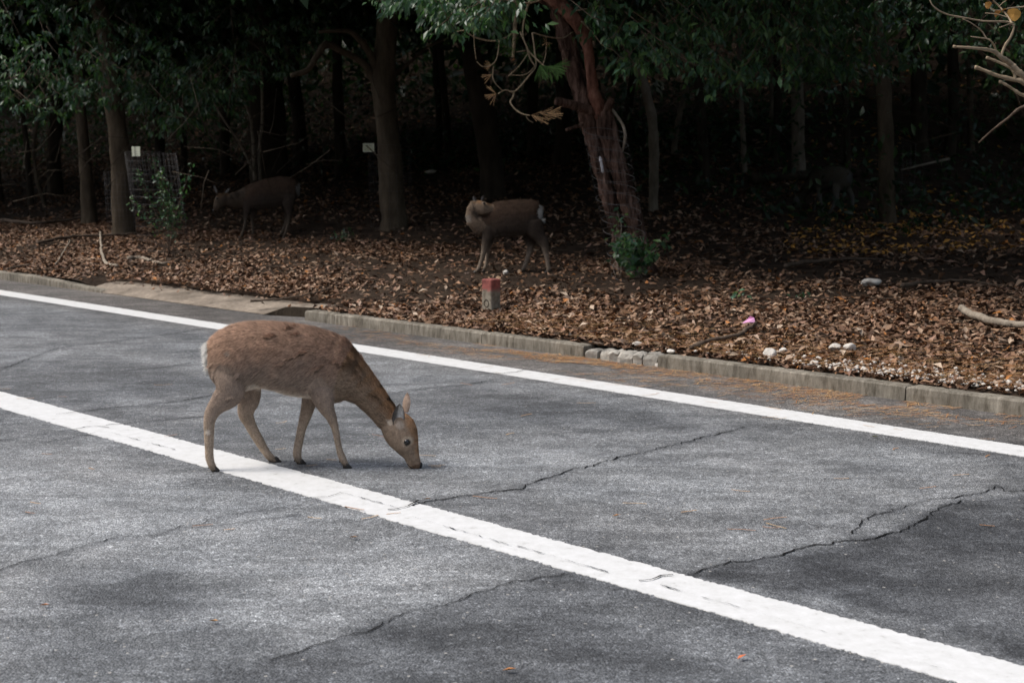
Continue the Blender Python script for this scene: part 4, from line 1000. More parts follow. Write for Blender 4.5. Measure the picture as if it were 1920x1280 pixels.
shrub(1192, 520, 'glossy green ivy clump at the foot of the double pine', 78, 70, 14, 460, .08, 2.0, 4, 'ivy_clump', cat='ivy')
shrub(1160, 520, 'thin ivy shoot climbing between the two pine stems', 120, 14, 3, 60, .075, 2.0, 9, 'ivy_shoot', cat='ivy')
shrub(1386, 560, 'tiny green seedling in the shaded leaf litter at centre right', 18, 10, 2, 9, .07, 3.0, 5, 'seedling', cat='seedling')
shrub(1504, 563, 'low green seedling between the flat rock and the pink scrap', 8, 16, 2, 8, .06, 2.0, 6, 'seedling', cat='seedling')
shrub(650, 452, 'low dark sprig beside the foot of the tall thick limbed trunk', 20, 30, 4, 40, .07, .9, 7, 'sprig', cat='shrub')

# ---- bare branched tree reaching in at the upper right
def bare():
    b0 = kerb_s(2090); x, y = xy(b0, .55); b = Vector((x, y, float(terrain(x, y)))); S0 = F/(b.y*cp)
    root = empty('bare_tree', b); tag(root, 'leafless pale barked tree reaching its branches in at upper right', 'tree')
    y0 = b.y; S = S0
    m = MB(); q = spline([(0,0,-.15,.09),(.0,.02,.6,.075),(-.02,.0,1.2,.065),(.05,0,2.0,.055),(.02,.05,3.0,.04),(.1,0,4.2,.02)], 6); m.tube([Vector(v[:3]) for v in q], [v[3] for v in q], 10, .12); m.build('trunk', M_bark_grey, root)
    tr_x = CX+F*b.x/(b.y*cp)
    br = [
     ([(tr_x,300,20,0),(1990,190,17,-.1),(1920,143,12,-.15),(1905,130,11,-.15),(1895,120,10,-.15),(1878,108,9,-.2),(1866,98,7.5,-.2),(1848,93,6,-.25),(1820,90,5,-.3),(1791,88,4.5,-.3)], 0),
     ([(tr_x,330,18,0),(1990,205,14,.1),(1920,156,9,.1),(1902,150,8,.1),(1870,142,7,.1),(1850,134,6.5,.1),(1832,127,6,.1)], 0),
     ([(1903,148,6,.1),(1901,136,6,.1),(1893,127,5,.1),(1875,118,5,.1),(1853,109,4.5,.1)], 0),
     ([(1990,235,9,.1),(1930,185,7,.1),(1912,176,6,.1),(1893,163,5,.1),(1877,154,5,.1)], 0),
     ([(1877,105,5,-.2),(1885,85,5,-.2),(1895,70,4.5,-.2),(1901,52,4,-.2),(1898,44,4,-.2)], 0),
     ([(1869,100,4,-.2),(1865,88,3.5,-.2),(1858,77,3,-.25),(1850,73,3,-.25),(1835,71,2.5,-.3),(1820,69,2,-.3)], 0),
     ([(1898,44,4,-.2),(1884,41,3.5,-.2),(1845,40,3,-.25),(1815,35,3,-.3),(1775,27,3,-.35),(1750,12,2.5,-.4),(1740,-10,2.5,-.4)], 0),
     ([(1850,73,2.5,-.25),(1840,58,2.5,-.25),(1820,43,2,-.3),(1805,36,2,-.3)], 0),
     ([(1898,46,3.5,-.2),(1890,32,3,-.15),(1875,14,3,-.1),(1862,0,2.5,-.1),(1855,-15,2.5,-.1)], 0),
     ([(1960,10,3,0),(1900,15,2.5,-.05),(1870,20,2,-.1),(1850,13,1.5,-.1)], 0), ([(1893,45,2.5,-.2),(1880,50,2,-.2),(1874,52,1.5,-.2)], 0), ([(1890,33,2,-.15),(1868,27,2,-.15),(1847,25,1.5,-.15)], 0),
     ([(1872,14,2,-.1),(1880,6,1.5,-.1),(1886,2,1.5,-.1)], 0),
     ([(tr_x,480,9,.4),(1990,190,7,.5),(1920,200,6,.55),(1890,222,5,.6),(1860,245,4,.7),(1835,268,3,.8)], 1),
    ]
    for pts, mt in br:
        P = [at(px, py, y0+dy)-b for px, py, wd, dy in pts]; q = spline([(*p, wd/S/2) for p, (_, _, wd, _) in zip(P, pts)], 6); m = MB()
        m.tube([Vector(v[:3]) for v in q], [max(.0025, v[3]*(1+.25*(i % 7 == 0))) for i, v in enumerate(q)], 8, .1)
        if mt == 0 and pts[-1][2] >= 4: m.tube([Vector(q[-1][:3])+Vector((.006, 0, 0)), Vector(q[-1][:3])-Vector((.012, 0, -.002))], q[-1][3]*1.35, 8, .3)
        m.build('branch', M_twig if mt == 0 else M_stick, root)
    for k, (px, py, sz, c) in enumerate([(1901,28,.042,(.50,.26,.06)),(1853,10,.024,(.55,.28,.08)),(1870,26,.026,(.5,.25,.08)),(1882,20,.02,(.4,.2,.06))]):
        P = at(px, py, y0-.12)-b; n = 10; V = [(0,0,0)]+[(math.cos(a)*sz*(1+.15*math.sin(3*a)), .006*math.cos(2*a), math.sin(a)*sz*.9) for a in np.linspace(0, 6.28, n, endpoint=False)]
        mm = MB(); mm.add(V, [(0, 1+(i+1) % n, 1+i) for i in range(n)], c); o = mm.build('leaf', M_litter, root, False, True); o.location = P; o.rotation_euler = (.3*k, .2, .4*k)
bare()

# ================================================================== DEER
def loft_ring(c, a, wv, n=18, e=2.3):
    V = []
    for k in range(n):
        t = 2*math.pi*k/n; ct, st = math.cos(t), math.sin(t)
        V.append(c+a*(math.copysign(abs(ct)**(2/e), ct))+wv*(math.copysign(abs(st)**(2/e), st)))
    return V
def loft(m, rings, n=18):
    V = []; Fs = []
    for r in rings: V += r
    for i in range(len(rings)-1):
        for k in range(n): Fs.append((i*n+k, i*n+(k+1) % n, (i+1)*n+(k+1) % n, (i+1)*n+k))
    c0 = sum((Vector(p) for p in rings[0]), Vector())/n; c1 = sum((Vector(p) for p in rings[-1]), Vector())/n
    V += [c0, c1]; q = len(rings)*n
    for k in range(n):
        Fs.append((q, (k+1) % n, k)); Fs.append((q+1, (len(rings)-1)*n+k, (len(rings)-1)*n+(k+1) % n))
    m.add(V, Fs)
class Deer: pass
def build_deer(label, base, zoom, spec, fur_n, group, voxel=.006, bright=1.0, smooth_it=6):
    """spec parts: torso/neck/head rings ((u,v) top, (u,v) bottom, half width, y), legs [(u,v,r_in,r_lat,y)...]"""
    x0, y0, k = zoom
    b = hit(*base) if base[1] < 600 else flat(*base)
    D = math.hypot(b.y, CAMZ-b.z); S = F/((b.y*cp+(CAMZ-b.z)*sp))
    ks = 1/(k*S)
    def P(u, v, y=0):
        X = (u/k+x0-base[0])/S*(1+y/D); Zc = (base[1]-(y0+v/k))/S
        return Vector((X, y, Zc-(CAMZ-b.z)/D*(1-Zc/(CAMZ-b.z))*y if spec.get('persp') else Zc))
    root = empty('deer', b); tag(root, label, 'deer', group)
    m = MB(); info = []   # (center, radius, flow, part, up axis, half)
    for part in ('torso', 'neck', 'head'):
        rings = []; cs = []
        for (t, bt, w_, y) in spec[part]:
            T_, B_ = P(*t, 0), P(*bt, 0)
            yt = t[2] if len(t) > 2 else y
            T_.y = y; B_.y = y
            c = (T_+B_)/2; a = (T_-B_)/2
            wv = Vector((0, 1, 0))*w_
            if part in spec.get('turn', {}):
                ang = spec['turn'][part]; wv = Vector((math.sin(ang), math.cos(ang), 0))*w_
            rings.append(loft_ring(c, a, wv, 20, 2.25)); cs.append((c, a, w_))
        loft(m, rings, 20)
        for i, (c, a, w_) in enumerate(cs):
            t = (cs[min(i+1, len(cs)-1)][0]-cs[max(i-1, 0)][0]).normalized()
            fl = -t + (Vector((0, 0, -.55)) if part == 'torso' else Vector())
            info.append((c, max(.02, (a.length+w_)/2), fl.normalized(), {'torso': 0, 'neck': 1, 'head': 2}[part], a))
    for li, leg in enumerate(spec['legs']):
        q = spline([(*P(u, v, y), ri*ks, rl*ks) for u, v, ri, rl, y in leg], 4); rings = []
        for i, r in enumerate(q):
            c = Vector(r[:3]); t = Vector(q[min(i+1, len(q)-1)][:3])-Vector(q[max(i-1, 0)][:3]); t.y *= .3; t.normalize()
            a = Vector((0, 1, 0)).cross(t).normalized(); rings.append(loft_ring(c, a*r[3], Vector((0, 1, 0))*r[4], 14, 2.1))
            info.append((c, r[3], t, 3, a*r[3]))
        loft(m, rings, 14)
    me = bpy.data.meshes.new('deer_base'); me.from_pydata(m.v, [], m.f); me.update()
    tmp = bpy.data.objects.new('deer_tmp', me); COL.objects.link(tmp)
    rm = tmp.modifiers.new('r', 'REMESH'); rm.mode = 'VOXEL'; rm.voxel_size = voxel
    sm = tmp.modifiers.new('s', 'SMOOTH'); sm.factor = .5; sm.iterations = smooth_it
    dg = bpy.context.evaluated_depsgraph_get(); body = bpy.data.meshes.new_from_object(tmp.evaluated_get(dg)); body.name = 'body'
    bpy.data.objects.remove(tmp)
    nv = len(body.vertices); V = np.empty(nv*3, np.float32); body.vertices.foreach_get('co', V); V = V.reshape(-1, 3).astype(float)
    body.polygons.foreach_set('use_smooth', np.ones(len(body.polygons), bool))
    C0 = np.array([i[0] for i in info]); Rr = np.array([i[1] for i in info]); FL = np.array([i[2] for i in info]); PT = np.array([i[3] for i in info]); AX = np.array([i[4] for i in info])
    def classify(V):
        out = np.empty(len(V), int)
        for a in range(0, len(V), 20000):
            d = np.linalg.norm(V[a:a+20000, None]-C0[None], axis=2)/Rr[None]; out[a:a+20000] = d.argmin(1)
        return out
    def colour(V, idx):
        pt = PT[idx]; rel = np.einsum('ij,ij->i', V-C0[idx], AX[idx])/(np.einsum('ij,ij->i', AX[idx], AX[idx])+1e-9)
        n1 = fbm(V[:, 0]*7+V[:, 1]*3, V[:, 2]*7+V[:, 1]*4, 11)-.5; n2 = fbm(V[:, 0]*30+V[:, 1]*9, V[:, 2]*30-V[:, 1]*11, 13, 3)-.5; n3 = fbm(V[:, 0]*120+V[:, 2]*60+V[:, 1]*40, V[:, 2]*200-V[:, 0]*90-V[:, 1]*70, 19, 2)-.5
        back = np.array((.27,.172,.120)); flank = np.array((.215,.163,.129)); back = back*spec.get('body_shade', 1); flank = flank*spec.get('body_shade', 1); belly = np.array((.50,.43,.36))*spec.get('body_shade', 1); legc = np.array((.32,.25,.19)); 
        c = np.zeros((len(V), 3))
        h = sstep(rel+n1*.8, -.55, .45)[:, None]; c[:] = flank*(1-h)+back*h
        bl = (1-sstep(rel+n1*.25, -.98, -.70))[:, None]; tor = (pt == 0)[:, None]
        c = np.where(tor, c*(1-bl)+belly*bl, c)
        # neck: greyer below, rusty above, dark crest
        nk = (pt == 1); hr = sstep(rel+n2*.5, -.3, .75)[:, None]; cn = np.array((.235,.172,.125))*(1-hr)+np.array((.27,.155,.083) if spec.get('persp') else (.20,.15,.115))*hr
        cr = sstep(rel+n2*.15, .84, .96)[:, None]; cn = cn*(1-cr)+np.array((.05,.033,.026))*cr
        cn = cn*(1-.55*sstep(fbm(V[:, 0]*26+V[:, 2]*18, V[:, 2]*9-V[:, 0]*8, 15, 3), .50, .68)[:, None]*sstep(rel, -.2, .3)[:, None])
        c = np.where(nk[:, None], cn, c)
        hd = (pt == 2); order = np.array([j for j in range(len(info)) if PT[j] == 2]); pos = (idx-order[0])/max(1, order[-1]-order[0])
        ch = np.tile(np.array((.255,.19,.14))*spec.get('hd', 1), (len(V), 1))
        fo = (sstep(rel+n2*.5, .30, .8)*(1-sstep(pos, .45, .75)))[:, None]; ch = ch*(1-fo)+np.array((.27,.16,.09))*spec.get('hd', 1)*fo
        dk = (sstep(rel+n2*.6, .66, .95)*sstep(pos, .22, .34)*(1-sstep(pos, .42, .6)))[:, None]; ch = ch*(1-.75*dk)+np.array((.05,.03,.02))*.75*dk
        mz = sstep(pos, .62, .86)[:, None]*sstep(rel, -.7, -.2)[:, None]; ch = ch*(1-mz)+np.array((.125,.075,.048))*mz*spec.get('hd', 1)
        chin = (sstep(pos, .6, .8)*(1-sstep(rel, -1.0, -.55)))[:, None]; ch = ch*(1-chin)+np.array((.5,.44,.37))*chin
        c = np.where(hd[:, None], ch, c)
        lg = (pt == 3); hz = sstep(V[:, 2], .14, .38)[:, None]; cl = legc*(1-hz)+flank*hz; cl = cl*(1-.35*sstep(rel, .2, .9)[:, None]*spec.get('face', 1)*0)
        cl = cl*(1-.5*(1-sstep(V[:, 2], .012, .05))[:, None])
        c = np.where(lg[:, None], cl, c)
        for (u, v, r_, cc) in spec.get('spots', []):
            q = P(u, v); d = np.hypot(V[:, 0]-q.x, V[:, 2]-q.z)/(r_*ks); wgt = (1-sstep(d+n2*.6, .55, 1.1))[:, None]; c = c*(1-wgt)+np.array(cc)*wgt
        return np.clip(c*(1+n2*.4+n1*.35+n3*np.where(PT[idx] < 2, .75, .3))[:, None]*bright, 0, 1)
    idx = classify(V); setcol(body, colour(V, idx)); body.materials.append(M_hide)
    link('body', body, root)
    # ---------- coat: short hairs lying along the body
    if fur_n:
        body.calc_loop_triangles(); nt_ = len(body.loop_triangles); T = np.empty(nt_*3, np.int32); body.loop_triangles.foreach_get('vertices', T); T = T.reshape(-1, 3)
        A, B, C = V[T[:, 0]], V[T[:, 1]], V[T[:, 2]]; nn = np.cross(B-A, C-A); ar = np.linalg.norm(nn, axis=1)
        pick = rng.choice(nt_, fur_n, p=ar/ar.sum()); r1, r2 = rng.random(fur_n), rng.random(fur_n); sq = np.sqrt(r1)
        Pn = A[pick]*(1-sq)[:, None]+B[pick]*(sq*(1-r2))[:, None]+C[pick]*(sq*r2)[:, None]; Nn = nn[pick]/(ar[pick][:, None]+1e-12)
        ix = classify(Pn); pt = PT[ix]; fl = FL[ix]+rng.normal(0, .16, (fur_n, 3))
        sw = fbm(Pn[:, 0]*9, Pn[:, 2]*9+Pn[:, 1]*5, 33)-.5; fl[:, 2] += sw*.9; fl[:, 0] += (fbm(Pn[:, 0]*11, Pn[:, 2]*11, 37)-.5)*.4
        fl -= Nn*np.einsum('ij,ij->i', fl, Nn)[:, None]; fl /= np.linalg.norm(fl, axis=1, keepdims=True)+1e-9
        L = np.choose(pt, [.022, .019, .007, .0095])*rng.uniform(.55, 1.3, fur_n); lift = rng.uniform(.14, .55, fur_n)
        cc = colour(Pn, ix)*rng.uniform(.6, 1.5, (fur_n, 1))
        # ruffled tufts and pale rump
        for (u, v, r_, ang, dark) in spec.get('tufts', []):
            q = P(u, v); dx = (Pn[:, 0]-q.x); dz = (Pn[:, 2]-q.z); ca, sa = math.cos(ang), math.sin(ang)
            e1 = (dx*ca+dz*sa)/(r_*ks); e2 = (-dx*sa+dz*ca)/(r_*ks*.34)+(fbm(Pn[:, 0]*45, Pn[:, 2]*45, 55, 3)-.5)*2.4; e1 = e1+(fbm(Pn[:, 0]*40, Pn[:, 2]*60, 57, 3)-.5)*1.2; near = (e1**2+e2**2 < 1) & (Pn[:, 1] < .05)
            up_ = near & (e2 > -.1); lift[up_] = np.minimum(.92, lift[up_]+.5); L[up_] *= 1.5; cc[up_] *= 1.15; dn = near & (e2 <= -.1); cc[dn] *= dark
        if 'rump' in spec:
            u, v, r_, hgt = spec['rump']; q = P(u, v); d = np.hypot((Pn[:, 0]-q.x)/(r_*ks), (Pn[:, 2]-q.z)/(hgt*ks))
            on = (d < 1+rng.normal(0, .12, fur_n)) & (pt == 0); cc[on] = np.array((.78,.76,.72))*min(1, bright*.75)*rng.uniform(.8, 1.1, (on.sum(), 1)); L[on] = rng.uniform(.025, .06, on.sum()); lift[on] = rng.uniform(.25, .7, on.sum())
        fin = fl*np.sqrt(np.maximum(0, 1-lift**2))[:, None]+Nn*lift[:, None]; Sd = np.cross(fl, Nn)
        wd = np.where(pt >= 2, .0010, .0016)*rng.uniform(.7, 1.3, fur_n)
        Vf = np.empty((fur_n, 3, 3)); b0 = Pn-Nn*.0012; Vf[:, 0] = b0+Sd*wd[:, None]; Vf[:, 1] = b0-Sd*wd[:, None]; Vf[:, 2] = Pn+fin*L[:, None]
        # winding so that faces look outward
        Tf = np.arange(fur_n*3).reshape(-1, 3); gn = np.cross(Vf[:, 1]-Vf[:, 0], Vf[:, 2]-Vf[:, 0]); flip = np.einsum('ij,ij->i', gn, Nn) < 0; Tf[flip] = Tf[flip][:, [1, 0, 2]]
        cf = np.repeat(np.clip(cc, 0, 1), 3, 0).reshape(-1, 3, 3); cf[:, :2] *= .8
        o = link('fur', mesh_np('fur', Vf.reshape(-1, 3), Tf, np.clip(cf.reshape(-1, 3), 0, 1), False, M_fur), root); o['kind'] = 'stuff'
    # ---------- hooves
    for leg in spec['legs']:
        u, v, ri, rl, y = leg[-1]; u2, v2 = leg[-2][:2]; p = P(u, v, y); sg = spec['dir']; r = max(min(ri*ks, .0165), .013)
        for sd_ in (-1, 1):
            m = MB(); yy = sd_*r*.55; V_ = []
            prof = [(-1.0, .6, 1.15), (-.9, 0, 1.1), (1.9, 0, .55), (1.0, .9, .8), (.2, 1.7, .9), (-.6, 1.6, 1.0)]
            z0 = -max(0.0, p.z)+.000 if abs(p.z) < .05 else 0
            Vs_ = []
            for side_ in (-1, 1):
                for (a_, z_, w_) in prof: Vs_.append(Vector((p.x+sg*a_*r*1.05, p.y+yy+side_*r*.42*w_, p.z*0+z_*r*1.1+(spec.get('hz', 0)))))
            n = len(prof); Fs = [tuple(range(n)), tuple(range(2*n-1, n-1, -1))]+[(i, n+i, n+(i+1) % n, (i+1) % n) for i in range(n)]
            m.add(Vs_, Fs); m.build('hoof', M_hoof, root)
        if len(leg) > 4 and spec.get('dew', 1):
            q = P(u2, v2, y); m = MB(); m.tube([q+Vector((-sg*r*.8, -.004, .01)), q+Vector((-sg*r*1.5, -.004, -.006))], [.006, .003], 6); m.build('dewclaw', M_hoof, root)
    # ---------- ears
    for (u0, v0, u1, v1, wd, y0_, y1_, open_) in spec['ears']:
        a, t = P(u0, v0), P(u1, v1); a.y = y0_; t.y = y1_; ax = t-a; ln = ax.length; ax.normalize()
        od = (Vector(open_)-ax*Vector(open_).dot(ax)).normalized(); sdv = ax.cross(od); V_ = []; Fs = []; Cc = []; nu, nvv = 9, 9
        for layer in (0, 1):
            for i in range(nu):
                f = i/(nu-1); wv = wd*ks*(math.sin(math.pi*min(1, (f*.86+.14)))**.75)*(1 if f < .98 else .3)
                for j in range(nvv):
                    g = (j/(nvv-1)-.5)*2; cup = (1-g*g)*wv*.42
                    p_ = a+ax*(ln*f)+sdv*(g*wv)-od*(cup+(.003 if layer else 0)*(1 if abs(g) < .99 and f < .97 else 0)); V_.append(p_)
                    if layer == 0:
                        e = max(abs(g), f*.92); inn = np.array((.42,.40,.38))*(.6+.55*float(vnoise(f*9, g*7, 3))); rim = np.array((.05,.04,.035)); q_ = float(max(sstep(e, .72, .93), sstep(-g*spec['dir']*spec.get('earside', 1), -.05, .35)*.9)); Cc.append(tuple((inn*(1-q_)+rim*q_)*bright))
                    else: 
                        q_ = float(sstep(f, .6, 1)); Cc.append(tuple((np.array((.27,.20,.155))*(1-q_)+np.array((.10,.07,.055))*q_)*bright))
        for layer in (0, 1):
            o_ = layer*nu*nvv
            for i in range(nu-1):
                for j in range(nvv-1):
                    f = (o_+i*nvv+j, o_+i*nvv+j+1, o_+(i+1)*nvv+j+1, o_+(i+1)*nvv+j); Fs.append(f if layer else f[::-1])
        m = MB(); m.v = [tuple(q) for q in V_]; m.f = Fs; m.c = Cc; m.build('ear', M_hide, root, True, True)
    # ---------- eyes and nose
    for (u, v, y, r) in spec['eyes']:
        import bmesh
        bm = bmesh.new(); bmesh.ops.create_uvsphere(bm, u_segments=16, v_segments=10, radius=r*ks); me = bpy.data.meshes.new('eye'); bm.to_mesh(me); bm.free()
        me.polygons.foreach_set('use_smooth', np.ones(len(me.polygons), bool)); me.materials.append(M_eye); o = link('eye', me, root); q = P(u, v); q.y = y; o.location = q
    for (u, v, y, rx, rz) in spec['nose']:
        import bmesh
        bm = bmesh.new(); bmesh.ops.create_uvsphere(bm, u_segments=14, v_segments=8, radius=1); me = bpy.data.meshes.new('nose'); bm.to_mesh(me); bm.free()
        me.polygons.foreach_set('use_smooth', np.ones(len(me.polygons), bool)); me.materials.append(M_nose); o = link('nose', me, root); q = P(u, v); q.y = y; o.location = q; o.scale = (rx*ks, .016*min(1, ks*1400*.9), rz*ks); o.rotation_euler = (0, R(spec.get('noserot', 0)), 0)
    if 'mouth' in spec:
        m = MB(); m.tube([Vector((P(u, v).x, y, P(u, v).z)) for u, v, y in spec['mouth']], .0022, 5); m.build('mouth', M_nose, root)
    return root
M_hide = vcmat('hide', .85, .08, 60, .25, .3, 240)
M_fur = vcmat('fur', .8, .12)
M_nose = plain('nose', (.012, .010, .010), .35, .5)

FG = dict(dir=1, persp=True,
 torso=[((128,285),(140,470),.028,.03),((165,232),(165,540),.072,.03),((220,190),(215,600),.105,.03),((300,152),(280,640),.128,.03),((400,130),(390,625),.138,.03),((500,124),(500,598),.140,.03),((600,126),(610,622),.148,.03),((700,134),(700,652),.152,.03),((800,147),(800,670),.150,.03),((900,166),(895,682),.140,.03),((985,190),(985,696),.128,.03),((1050,212),(1050,716),.115,.03),((1100,240),(1095,706),.095,.03),((1140,280),(1130,680),.07,.03)],
 neck=[((1030,215),(985,690),.115,.03),((1120,243),(1050,712),.112,.03),((1200,330),(1120,695),.092,.03),((1290,457),(1195,726),.074,.03),((1380,590),(1262,786),.063,.03),((1450,700),(1322,848),.056,.03),((1505,775),(1372,912),.052,.03)],
 head=[((1508,785),(1368,890),.046,.03),((1560,795),(1382,935),.056,.03),((1612,840),(1400,985),.060,.025),((1640,910),(1432,1028),.060,.02),((1646,975),(1472,1062),.055,.015),((1648,1040),(1512,1095),.044,.01),((1652,1090),(1545,1122),.035,.005),((1661,1130),(1563,1158),.030,.0),((1668,1160),(1575,1185),.027,0),((1664,1185),(1590,1200),.021,0),((1650,1200),(1610,1206),.012,0)],
 legs=[
  [(290,400,100,40,-.03),(292,490,112,66,-.045),(302,560,104,76,-.05),(306,628,104,66,-.055),(250,690,86,54,-.06),(206,735,64,44,-.065),(176,775,54,38,-.067),(162,808,48,36,-.07),(150,860,41,33,-.073),(147,950,35,29,-.075),(146,1045,31,27,-.076),(146,1105,31,29,-.076),(154,1148,28,28,-.076),(168,1182,26,27,-.076),(182,1203,20,25,-.076)],
  [(380,480,110,60,.11),(400,600,95,60,.12),(400,690,78,50,.13),(376,755,66,44,.135),(374,805,56,40,.14),(392,850,46,36,.143),(416,905,41,33,.146),(466,1000,36,30,.15),(502,1062,31,28,.15),(530,1102,29,28,.15),(560,1130,26,27,.15),(580,1144,20,25,.15)],
  [(960,470,80,25,-.03),(962,560,100,45,-.045),(968,630,92,55,-.055),(980,700,74,52,-.055),(1002,760,54,44,-.05),(1026,810,40,38,-.045),(1038,850,33,34,-.035),(1050,900,26,29,-.02),(1066,1000,23,26,-.01),(1076,1060,23,26,0),(1088,1100,26,28,.0),(1104,1138,25,27,.0),(1122,1170,21,25,.0)],
  [(860,560,80,50,.11),(848,640,64,48,.115),(834,710,54,44,.12),(814,785,46,40,.12),(794,850,38,36,.12),(778,905,33,31,.115),(758,1000,31,28,.11),(746,1065,31,28,.105),(746,1102,30,28,.105),(754,1132,27,27,.105),(766,1152,21,25,.105)]],
 ears=[(1500,886,1520,706,46,-.02,-.035,(.25,-1,.1)),(1552,800,1562,656,34,.07,.10,(.5,1,0))],
 eyes=[(1566,989,-.031,23),(1590,985,.062,21)], nose=[(1656,1172,0,20,28)], noserot=20,
 mouth=[(1566,1150,-.028),(1585,1172,-.028),(1612,1190,-.024),(1640,1198,-.012)],
 spots=[(1566,988,50,(.42,.34,.26)),(1570,995,30,(.04,.03,.025)),(150,900,22,(.5,.44,.38)),(1450,850,26,(.5,.42,.34)),(488,606,58,(.43,.37,.31)),(1515,870,34,(.34,.28,.23)),(320,325,20,(.28,.215,.17)),(140,300,40,(.05,.04,.033))],
 tufts=[(620,212,46,.15,.35),(758,168,34,.1,.5),(800,208,30,.1,.7),(838,325,52,.32,.2),(770,352,44,.3,.45),(1098,410,48,-.6,.45),(960,430,50,.7,.6),(380,488,46,.5,.35),(520,470,36,.6,.5),(185,420,26,.7,.6),(310,660,40,.3,.6),(1240,545,36,1.2,.5),(700,400,40,.3,.7)],
 rump=(118,370,36,130))
deer1 = build_deer('brown deer grazing with its nose down on the asphalt road', (560, 877), (360, 570, 3.879), FG, 190000, 'sika deer', .006, 1.52)

MID = dict(dir=-1, hz=0, body_shade=.30, hd=.85,
 torso=[((1165,270),(1150,470),.03,0),((1130,205),(1130,560),.08,0),((1060,180),(1060,640),.115,0),((960,172),(960,647),.125,0),((860,175),(860,662),.13,0),((760,182),(760,670),.13,0),((660,190),(660,672),.125,0),((560,205),(560,690),.115,0),((480,240),(480,690),.10,0),((420,330),(410,680),.08,0),((370,430),(360,650),.05,0)],
 neck=[((540,330),(330,660),.09,0),((450,380),(250,580),.085,-.01),((365,400),(190,500),.075,-.02),((345,340),(165,400),.062,-.03),((350,260),(185,290),.055,-.04),((330,190),(240,195),.042,-.04)],
 head=[((300,190),(290,330),.045,-.05),((350,182),(340,370),.055,-.055),((405,190),(400,395),.058,-.06),((455,210),(455,385),.05,-.06),((500,235),(505,370),.04,-.06),((540,258),(545,358),.032,-.06),((575,275),(572,345),.02,-.06)],
 legs=[
  [(470,540,94,60,-.05),(460,640,79,55,-.05),(448,710,69,58,-.05),(425,800,53,47,-.05),(405,870,37,36,-.05),(385,950,30,30,-.05),(362,1020,28,27,-.05),(340,1080,29,29,-.05),(310,1120,25,26,-.05),(292,1138,21,23,-.05)],
  [(500,600,63,50,.07),(480,720,59,52,.07),(462,820,42,42,.07),(453,890,32,31,.07),(448,970,28,27,.07),(438,1040,26,26,.07),(425,1080,26,26,.07),(405,1102,20,23,.07)],
  [(1000,520,116,70,.07),(1010,640,89,55,.07),(1028,740,77,55,.07),(1030,800,55,47,.07),(1012,880,40,36,.07),(985,970,32,31,.07),(955,1050,28,29,.07),(935,1100,28,29,.07),(910,1130,21,25,.07)],
  [(1060,450,136,80,-.06),(1090,580,121,70,-.06),(1150,670,89,55,-.06),(1205,740,73,55,-.06),(1218,800,53,47,-.06),(1228,860,41,39,-.06),(1248,950,33,32,-.06),(1264,1040,30,30,-.06),(1270,1095,30,30,-.06),(1255,1130,26,27,-.06),(1240,1148,21,23,-.06)]],
 ears=[(292,200,275,120,26,-.03,-.03,(.3,-1,0)),(385,195,410,115,26,-.07,-.09,(.3,-1,0))],
 eyes=[(415,222,-.112,14)], nose=[(574,300,-.06,16,20)],
 spots=[(415,222,34,(.25,.19,.14)),(200,420,60,(.30,.26,.22))], rump=(1160,350,50,110), bright=1)
deer2 = build_deer('deer under the trees turning its head back over its shoulder', (945, 511), (850, 350, 7.11), MID, 45000, 'sika deer', .009, .8, 4)  # body and coat colours dimmed to carry the shade under the trees

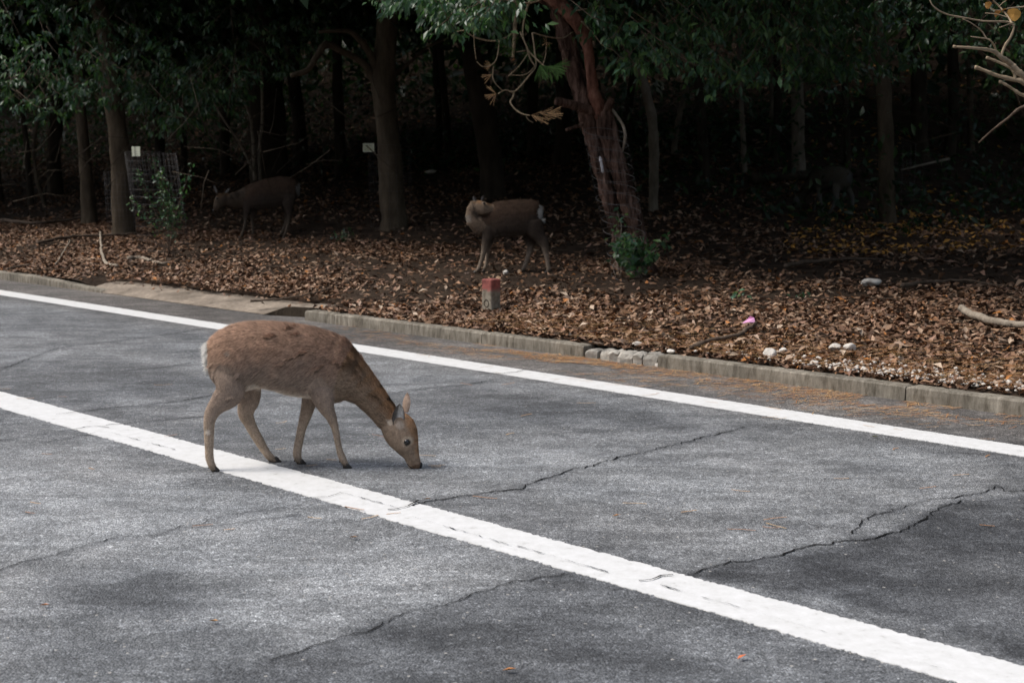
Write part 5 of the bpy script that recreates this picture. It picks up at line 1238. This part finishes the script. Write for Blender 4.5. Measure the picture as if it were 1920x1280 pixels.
LEFT = dict(dir=-1, hz=0, body_shade=.6, hd=.8,
 torso=[((1555,290),(1540,480),.03,0),((1500,225),(1495,560),.09,0),((1400,190),(1400,640),.12,0),((1280,178),(1280,660),.13,0),((1150,195),(1150,685),.14,0),((1000,225),(1000,695),.14,0),((880,265),(880,705),.13,0),((780,300),(770,730),.115,0),((700,345),(680,720),.09,0),((640,390),(620,690),.06,0)],
 neck=[((760,310),(690,700),.09,0),((660,370),(600,700),.085,-.02),((560,420),(500,690),.075,-.06),((470,450),(430,660),.065,-.09),((400,455),(390,640),.055,-.11)],
 head=[((420,440),(420,640),.05,-.12),((350,440),(380,660),.058,-.14),((285,460),(345,680),.058,-.155),((250,520),(330,700),.05,-.165),((232,590),(305,715),.04,-.17),((226,650),(288,725),.032,-.175),((222,700),(275,735),.022,-.18)],
 legs=[
  [(740,600,90,60,-.05),(730,700,66,50,-.05),(715,790,44,38,-.05),(704,870,30,30,-.05),(690,950,25,25,-.05),(662,1040,23,23,-.05),(635,1110,23,23,-.05),(612,1160,20,22,-.05),(600,1180,16,19,-.05)],
  [(850,620,70,50,.07),(830,720,52,44,.07),(800,800,38,36,.07),(785,880,28,28,.07),(790,960,24,24,.07),(795,1040,22,22,.07),(790,1090,21,22,.07),(775,1110,16,19,.07)],
  [(1400,480,120,75,-.06),(1390,600,100,65,-.06),(1395,690,70,50,-.06),(1410,770,46,40,-.06),(1400,850,34,32,-.06),(1380,930,27,26,-.06),(1350,1030,24,24,-.06),(1330,1090,23,23,-.06),(1305,1135,17,20,-.06)],
  [(1330,520,110,65,.08),(1330,640,85,55,.08),(1340,740,55,44,.08),(1345,820,38,36,.08),(1320,920,28,28,.08),(1280,1020,25,25,.08),(1245,1090,23,23,.08),(1215,1140,17,20,.08)]],
 ears=[(280,440,240,300,32,-.16,-.18,(-.6,-1,0)),(400,440,460,370,30,-.08,-.02,(-.4,-1,.2))],
 eyes=[(290,525,-.212,17)], nose=[(232,715,-.18,20,18)],
 spots=[(290,525,40,(.27,.21,.15))], rump=(1555,385,46,110))
deer3 = build_deer('deer standing side on with lowered head before the broad dark trunk', (488, 446), (380, 310, 8.53), LEFT, 30000, 'sika deer', .009, .38, 4)  # tree shade put into the coat by dimming its colours
# fourth animal: the same kind, grazing away in deep shade
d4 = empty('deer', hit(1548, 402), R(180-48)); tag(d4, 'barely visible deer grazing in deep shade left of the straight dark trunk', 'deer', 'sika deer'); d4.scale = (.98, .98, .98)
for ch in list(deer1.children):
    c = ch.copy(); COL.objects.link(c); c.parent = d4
    if 'Col' in ch.data.attributes:                       # coat colour darkened to stand for the deep shade
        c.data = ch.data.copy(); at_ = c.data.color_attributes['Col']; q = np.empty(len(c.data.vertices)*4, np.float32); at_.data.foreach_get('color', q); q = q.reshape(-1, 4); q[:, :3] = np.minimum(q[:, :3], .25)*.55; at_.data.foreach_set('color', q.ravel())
